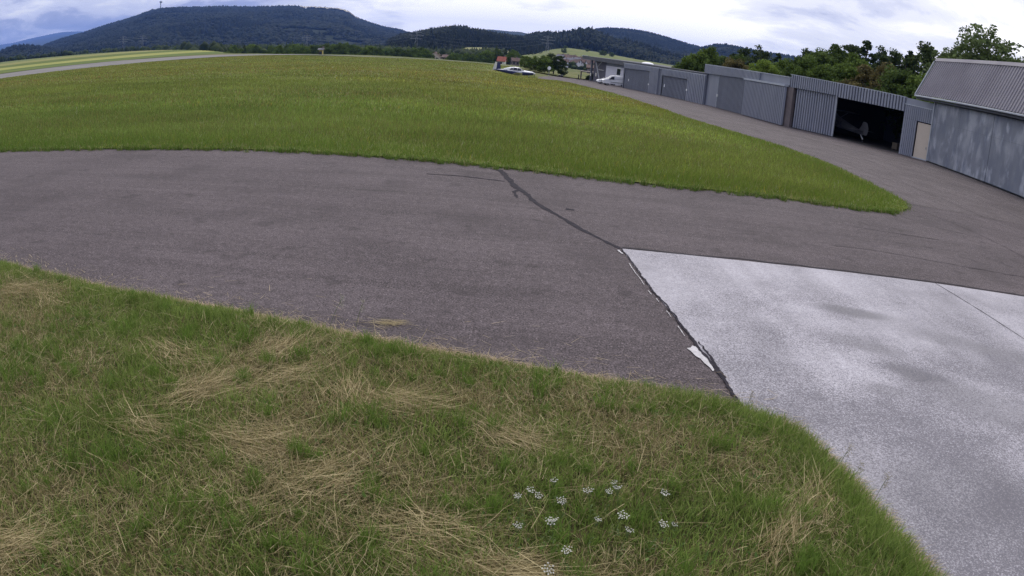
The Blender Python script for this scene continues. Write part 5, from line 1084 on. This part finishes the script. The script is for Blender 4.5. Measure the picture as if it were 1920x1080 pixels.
x, y = at(-5.55, 560); house('white_house', x, y, 7, 5, zel(-.62, 560) - Tz(x, y), 1.2, R_(8), M['render'], M['grey_roof'], 'small white house among dark trees beyond the meadow')
x, y = at(-2.35, 360); house('red_roofed_house', x, y, 3.6, 4.2, zel(-.76, 360) - Tz(x, y), 1.9, R_(-8), M['cream'], M['red'], 'little house with a bright orange red roof behind the aeroplane tail', nwin=1)
x, y = at(-1.30, 400); house('red_roofed_shed', x, y, 4, 4, zel(-.68, 400) - Tz(x, y), 1.5, R_(15), M['post'], M['brown_roof'], 'faded brown roofed shed among trees behind the aeroplane cabin', 'shed')
x, y = at(-16.8, 262); house('yellow_hut', x, y, 1.3, 1.3, 1.7, .3, 0, M['yellow'], M['grey_roof'], 'tiny yellow hut at the end of the runway', 'hut', nwin=1)
vh = np.random.default_rng(12); GVH = 'village houses at the foot of the hill'
spec = [(2.25, .05), (2.45, -.12), (2.75, .12), (2.95, -.05), (3.15, -.15), (3.30, .10), (3.55, -.05), (3.75, .02), (3.95, -.18), (4.15, -.08), (4.40, -.12), (4.60, -.22), (4.85, -.10), (5.05, -.2), (2.6, -.30), (3.45, -.28), (5.6, -.1), (6.4, -.05), (2.85, -.22), (3.05, .02), (3.65, -.2), (4.05, -.02), (4.5, -.02), (4.75, -.16), (5.2, -.08), (2.35, .1)]
hw_ = [M['render'], M['cream'], M['render'], M['render']]; hr_ = [M['grey_roof'], M['brown_roof'], M['brown_roof'], M['brown_roof'], M['grey_roof'], M['brown_roof']]
hrn = ['grey', 'brown', 'brown', 'brown', 'grey', 'brown']; hwn = ['white', 'cream', 'white', 'white']
for k, (az, el) in enumerate(spec):
    R0_ = 560 + 25 * vh.random() + (el + .2) * 120; x, y = at(az, R0_); zt_ = zel(el, R0_); zg = Tz(x, y); hh_ = vh.uniform(2.2, 3.4); rh_ = vh.uniform(1.4, 2.0)
    house('village_house', x, y, vh.uniform(4.5, 7), vh.uniform(4, 5.5), hh_, rh_, vh.uniform(-.6, .6), hw_[k % 4], hr_[k % 6], f'{hwn[k % 4]} house with a {hrn[k % 6]} roof in the village below the green hill', z=max(zg, zt_ - hh_ - rh_ * .5), group=GVH)
x, y = at(3.6, 330); house('brown_barn', x + 12, y, 14, 5, 1.2, 1.2, R_(-4), M['post'], M['brown_roof'], 'long low brown barn in the pasture left of the flat roofed building', 'barn', z=zel(-.88, 330), nwin=1)
def cyl(name, a, b, r, m, parent, r1=None):
    mb = MB(); mb.tube(a, b, r, r1, 10); return mb.build(name, m, parent)
x, y = at(1.46, 171); sg = thing('sign', (x, y, Tz(x, y)), 'small round white sign on a thin pole in front of the dark evergreen', 'sign')
zt_ = zel(-.92, 171) - Tz(x, y); cyl('pole', (0, 0, -.2), (0, 0, zt_), .06, M['steel'], sg); mb = MB(); mb.tube((0, -.08, zt_ - .35), (0, -.05, zt_ - .35), .42, .42, 20); mb.build('sign_face', M['white'], sg)
x, y = at(3.85, 169); mp_ = thing('marker_post', (x, y, Tz(x, y)), 'short dark marker post on the grass past the end of the apron', 'post'); cyl('post', (0, 0, -.2), (0, 0, 1.15), .12, M['black'], mp_); mb = MB(); mb.box(-.5, .5, -.3, .3, -.1, .12); mb.build('base', M['black'], mp_, bevel=.04)
x, y = at(2.42, 172); bx = thing('drain_box', (x, y, Tz(x, y)), 'low dark box on the grass at the end of the apron', 'box'); mb = MB(); mb.box(-.55, .55, -.35, .35, -.1, .38); mb.build('body', M['black'], bx, bevel=.05); mb = MB(); mb.box(-.6, .6, -.4, .4, .383, .45); mb.build('lid', M['sheet_dark'], bx, bevel=.02)
for k, az in enumerate((4.55, 4.75, 4.95)):
    x, y = at(az, 178); tree('bush', x, y, 1.1 + .3 * k, 'bush', 'pine', k, 'low dark bush at the corner of the flat roofed building', 'shrub', 'bushes by the flat roofed building')
tk = thing('picnic_shelter', (*at(4.62, 182), Tz(*at(4.62, 182))), 'dark open shelter beside the corner of the flat roofed building', 'shelter'); mb = MB(); mb.hexa([(-2.1, -1.4, 1.9), (2.1, -1.4, 1.9), (2.1, 1.4, 2.0), (-2.1, 1.4, 2.0), (-2.1, -1.4, 2.1), (2.1, -1.4, 2.1), (2.1, 1.4, 2.2), (-2.1, 1.4, 2.2)]); mb.build('roof', M['post'], tk)
for a, b in ((-1.9, -1.2), (1.9, -1.2), (-1.9, 1.2), (1.9, 1.2)): cyl('post', (a, b, -.2), (a, b, 1.92), .09, M['post'], tk)

def pylon(az, R0_, h, label, zb=None):
    x, y = at(az, R0_); z = Tz(x, y) if zb is None else zb; t = thing('pylon', (x, y, z), label, 'pylon', rz=-R_(az))
    mb = MB(); w = h * .075
    for sx_ in (-1, 1):
        for sy_ in (-1, 1): mb.tube((sx_ * w, sy_ * w, -1), (sx_ * w * .14, sy_ * w * .14, h), h * .004, h * .002, 5)
    for k in range(7):
        a0, a1 = k / 7, (k + 1) / 7; w0_, w1_ = w * (1 - .86 * a0), w * (1 - .86 * a1)
        for sy_ in (-1, 1): mb.tube((-w0_, sy_ * w0_, h * a0), (w1_, sy_ * w1_, h * a1), h * .0016, n=4); mb.tube((w0_, sy_ * w0_, h * a0), (-w1_, sy_ * w1_, h * a1), h * .0016, n=4)
    mb.build('lattice', M['steel'], t)
    for zf, wf in ((.72, .22), (.84, .26), (.95, .17)):
        mb = MB(); mb.tube((-h * wf, 0, h * zf), (h * wf, 0, h * zf), h * .0035, n=5); mb.tube((-h * wf, 0, h * zf), (0, 0, h * (zf + .05)), h * .003, n=4); mb.tube((h * wf, 0, h * zf), (0, 0, h * (zf + .05)), h * .003, n=4); mb.build('cross_arm', M['steel'], t)
    return t, Vector((x, y, z)), h
pys = [pylon(-32.9, 1100, 32, 'faint lattice pylon at the foot of the mountain above the crop fields'), pylon(-31.3, 1250, 34, 'faint lattice pylon standing behind the other one by the crop fields'), pylon(-18.0, 1080, 30, 'lattice pylon in front of the quarry end of the mountain'), pylon(-9.27, 900, 36, 'lattice pylon rising between the mountain and the pine hill'), pylon(1.15, 840, 33, 'lattice pylon on the wooded slope above the dark evergreen')]
for (ta, pa, ha_), (tb, pb, hb_) in ((pys[0], pys[2]), (pys[2], pys[3]), (pys[3], pys[4])):
    for zf, off in ((.72, -.2), (.84, .24), (.95, -.15)):
        mb = MB(); pts = []
        for k in range(25):
            f_ = k / 24; p = pa.lerp(pb, f_) + Vector((0, off * 20, 0)); p.z = (pa.z + ha_ * zf) * (1 - f_) + (pb.z + hb_ * zf) * f_ - 9 * 4 * f_ * (1 - f_); pts.append(p)
        for p0, p1 in zip(pts[:-1], pts[1:]): mb.tube(p0, p1, .045, n=4, cap=False)
        setp(mb.build('power_line', M['steel']), 'thin power line sagging between two lattice pylons', 'cable', 'power lines across the valley')
xx, yy, zz_ = s_mount(np.array([-29.98]), np.array([1.0])); mast = thing('radio_mast', (float(xx[0]), float(yy[0]), float(zz_[0])), 'slim radio mast with a head platform on the mountain top', 'mast')
cyl('shaft', (0, 0, -5), (0, 0, 46), 3.0, M['drum'], mast, 2.2); mb = MB(); mb.rings([[(r_ * math.cos(2*math.pi*i/14), r_ * math.sin(2*math.pi*i/14), z_) for i in range(14)] for z_, r_ in ((40, 2.2), (44, 8.5), (49, 8.5), (52, 3))]); mb.build('head', M['drum'], mast); cyl('antenna', (0, 0, 50), (0, 0, 64), .8, M['steel'], mast, .3)

# ------------------------------------------------------------------ white umbels and weeds in the bank
def flower_mesh(seed):
    r = random.Random(seed); hd = MB(); st = MB(); h = 1.0
    st.tube((0, 0, -.1), (.02, .01, .8), .009, .007, 5)
    for k in range(15):
        a = k * 2.4; rr = .21 * math.sqrt((k + .5) / 15); cx, cy, cz = .02 + rr * math.cos(a), .01 + rr * math.sin(a), .97 + r.uniform(-.015, .02) - .04 * (rr / .2) ** 2 * -1
        st.tube((.02, .01, .8), (cx, cy, cz), .005, .004, 4, False)
        for j in range(9):
            b = r.uniform(0, 6.28); q = r.uniform(0, .034); x_, y_ = cx + q * math.cos(b), cy + q * math.sin(b); s_ = r.uniform(.010, .016); z_ = cz + .012 - q * .25 + r.uniform(0, .006)
            hd.add([(x_ - s_, y_, z_), (x_, y_ - s_, z_ + .004), (x_ + s_, y_, z_), (x_, y_ + s_, z_ + .004), (x_, y_, z_ - .014)], [(0, 1, 2, 3), (0, 4, 1), (1, 4, 2), (2, 4, 3), (3, 4, 0)])
    for k in range(8):
        a = k * 1.9; z0 = .12 + .05 * k; st.add([(0, 0, z0), (.16 * math.cos(a) - .02 * math.sin(a), .16 * math.sin(a) + .02 * math.cos(a), z0 + .08), (.26 * math.cos(a), .26 * math.sin(a), z0 + .05), (.16 * math.cos(a) + .02 * math.sin(a), .16 * math.sin(a) - .02 * math.cos(a), z0 + .06)], [(0, 1, 2, 3)])
    return hd, st
m_pet = mat('white petals', (0.68, 0.68, 0.62), (0.55, 0.53, 0.48), scale=60, rough=.7, spec=.1); m_stem = mat('flower stems', (0.075, 0.12, 0.03), (0.10, 0.14, 0.04), scale=20, rough=.7)
fm = []
for s_ in range(4):
    hd, st = flower_mesh(s_); a = hd.build('flower_head', m_pet); b = st.build('stem', m_stem); fm.append((a.data, b.data)); bpy.data.objects.remove(a); bpy.data.objects.remove(b)
fl_xy = [(.07, 3.72), (.17, 3.79), (.25, 3.81), (.41, 3.93), (.45, 3.79), (.67, 3.8), (.75, 3.87), (.85, 3.77), (.79, 3.67), (.2, 3.62), (.35, 3.55), (.53, 3.63), (.16, 3.36), (.40, 3.41), (.59, 3.46), (.79, 3.42), (1.0, 3.51), (1.06, 3.55), (.46, 3.25), (.31, 3.08), (.89, 3.96), (1.1, 3.84)]
for k, (x, y) in enumerate(fl_xy):
    hh_ = .26 + .05 * ((k * 7) % 5) / 5; z = float(verge_z(np.array([x]), np.array([y]))[0])
    t = thing('white_flower', (x, y, z), 'white flat topped umbel flower on a thin stem in the bank grass', 'flower', 'white umbels in the bank grass', rz=k * 1.3); sc_ = (.115 + .07 * ((k * 37) % 11) / 10) * (.8 if k in (2, 11, 17, 20) else 1); t.scale = (sc_, sc_, hh_); t.rotation_euler = (.28 * math.sin(k * 2.1), .30 * math.cos(k * 1.7), k * 1.3)
    for nm, me in (('flower_head', fm[k % 4][0]), ('stem', fm[k % 4][1])):
        o = bpy.data.objects.new(nm, me); COL.objects.link(o); o.parent = t
for k, (x, y, h_) in enumerate([(-1.93, 6.90, .36), (-1.62, 6.80, .34), (2.93, 4.75, .20), (3.05, 4.2, .24), (2.95, 4.5, .17), (2.3, 5.74, .16)]):
    t = thing('seed_stalk', (x, y, 0.02), ['thin weed with a pale feathery seed head at the tarmac edge, left of its pair', 'thin weed with a pale feathery seed head at the tarmac edge, right of its pair', 'bare dry seed stalk leaning over the pale slab', 'tallest dry seed stalk leaning over the pale slab', 'short dry seed stalk leaning over the pale slab', 'reddish dry weed at the corner where slab meets tarmac'][k], 'weed')
    st = MB(); hd = MB(); r = random.Random(k); p = Vector((0, 0, -.03)); lean_ = Vector((r.uniform(.05, .3), r.uniform(-.1, .2), 1)).normalized()
    for j in range(6):
        q_ = p + (lean_ + Vector((.05 * j, 0, 0))).normalized() * h_ / 6; st.tube(p, q_, .0026, .0022, 5, False); p = q_
    for j in range(46):
        c = p + Vector((r.gauss(0, .014), r.gauss(0, .014), r.uniform(-.09, .05))); d_ = Vector((r.gauss(0, 1), r.gauss(0, 1), r.uniform(0, 1.5))).normalized() * .016; n_ = d_.orthogonal().normalized() * .004; hd.add([c - d_, c + n_, c + d_, c - n_], [(0, 1, 2, 3)])
    hd.build('seed_head', M['blade_dry'] if 'blade_dry' in M else M['sand'], t); st.build('stem', m_stem, t)

# ------------------------------------------------------------------ the air of the valley
hz = bpy.data.materials.new('valley haze'); hz.use_nodes = True; t_ = hz.node_tree; t_.nodes.clear()
vo = t_.nodes.new('ShaderNodeVolumePrincipled'); vo.inputs['Color'].default_value = (0.21, 0.39, 1.0, 1); vo.inputs['Density'].default_value = 6.5e-5; vo.inputs['Anisotropy'].default_value = 0.0
mo = t_.nodes.new('ShaderNodeOutputMaterial'); t_.links.new(vo.outputs[0], mo.inputs['Volume'])
mb = MB(); mb.box(-14500, 14500, -13500, 14500, -40, 620); setp(mb.build('haze', hz), kind='stuff')
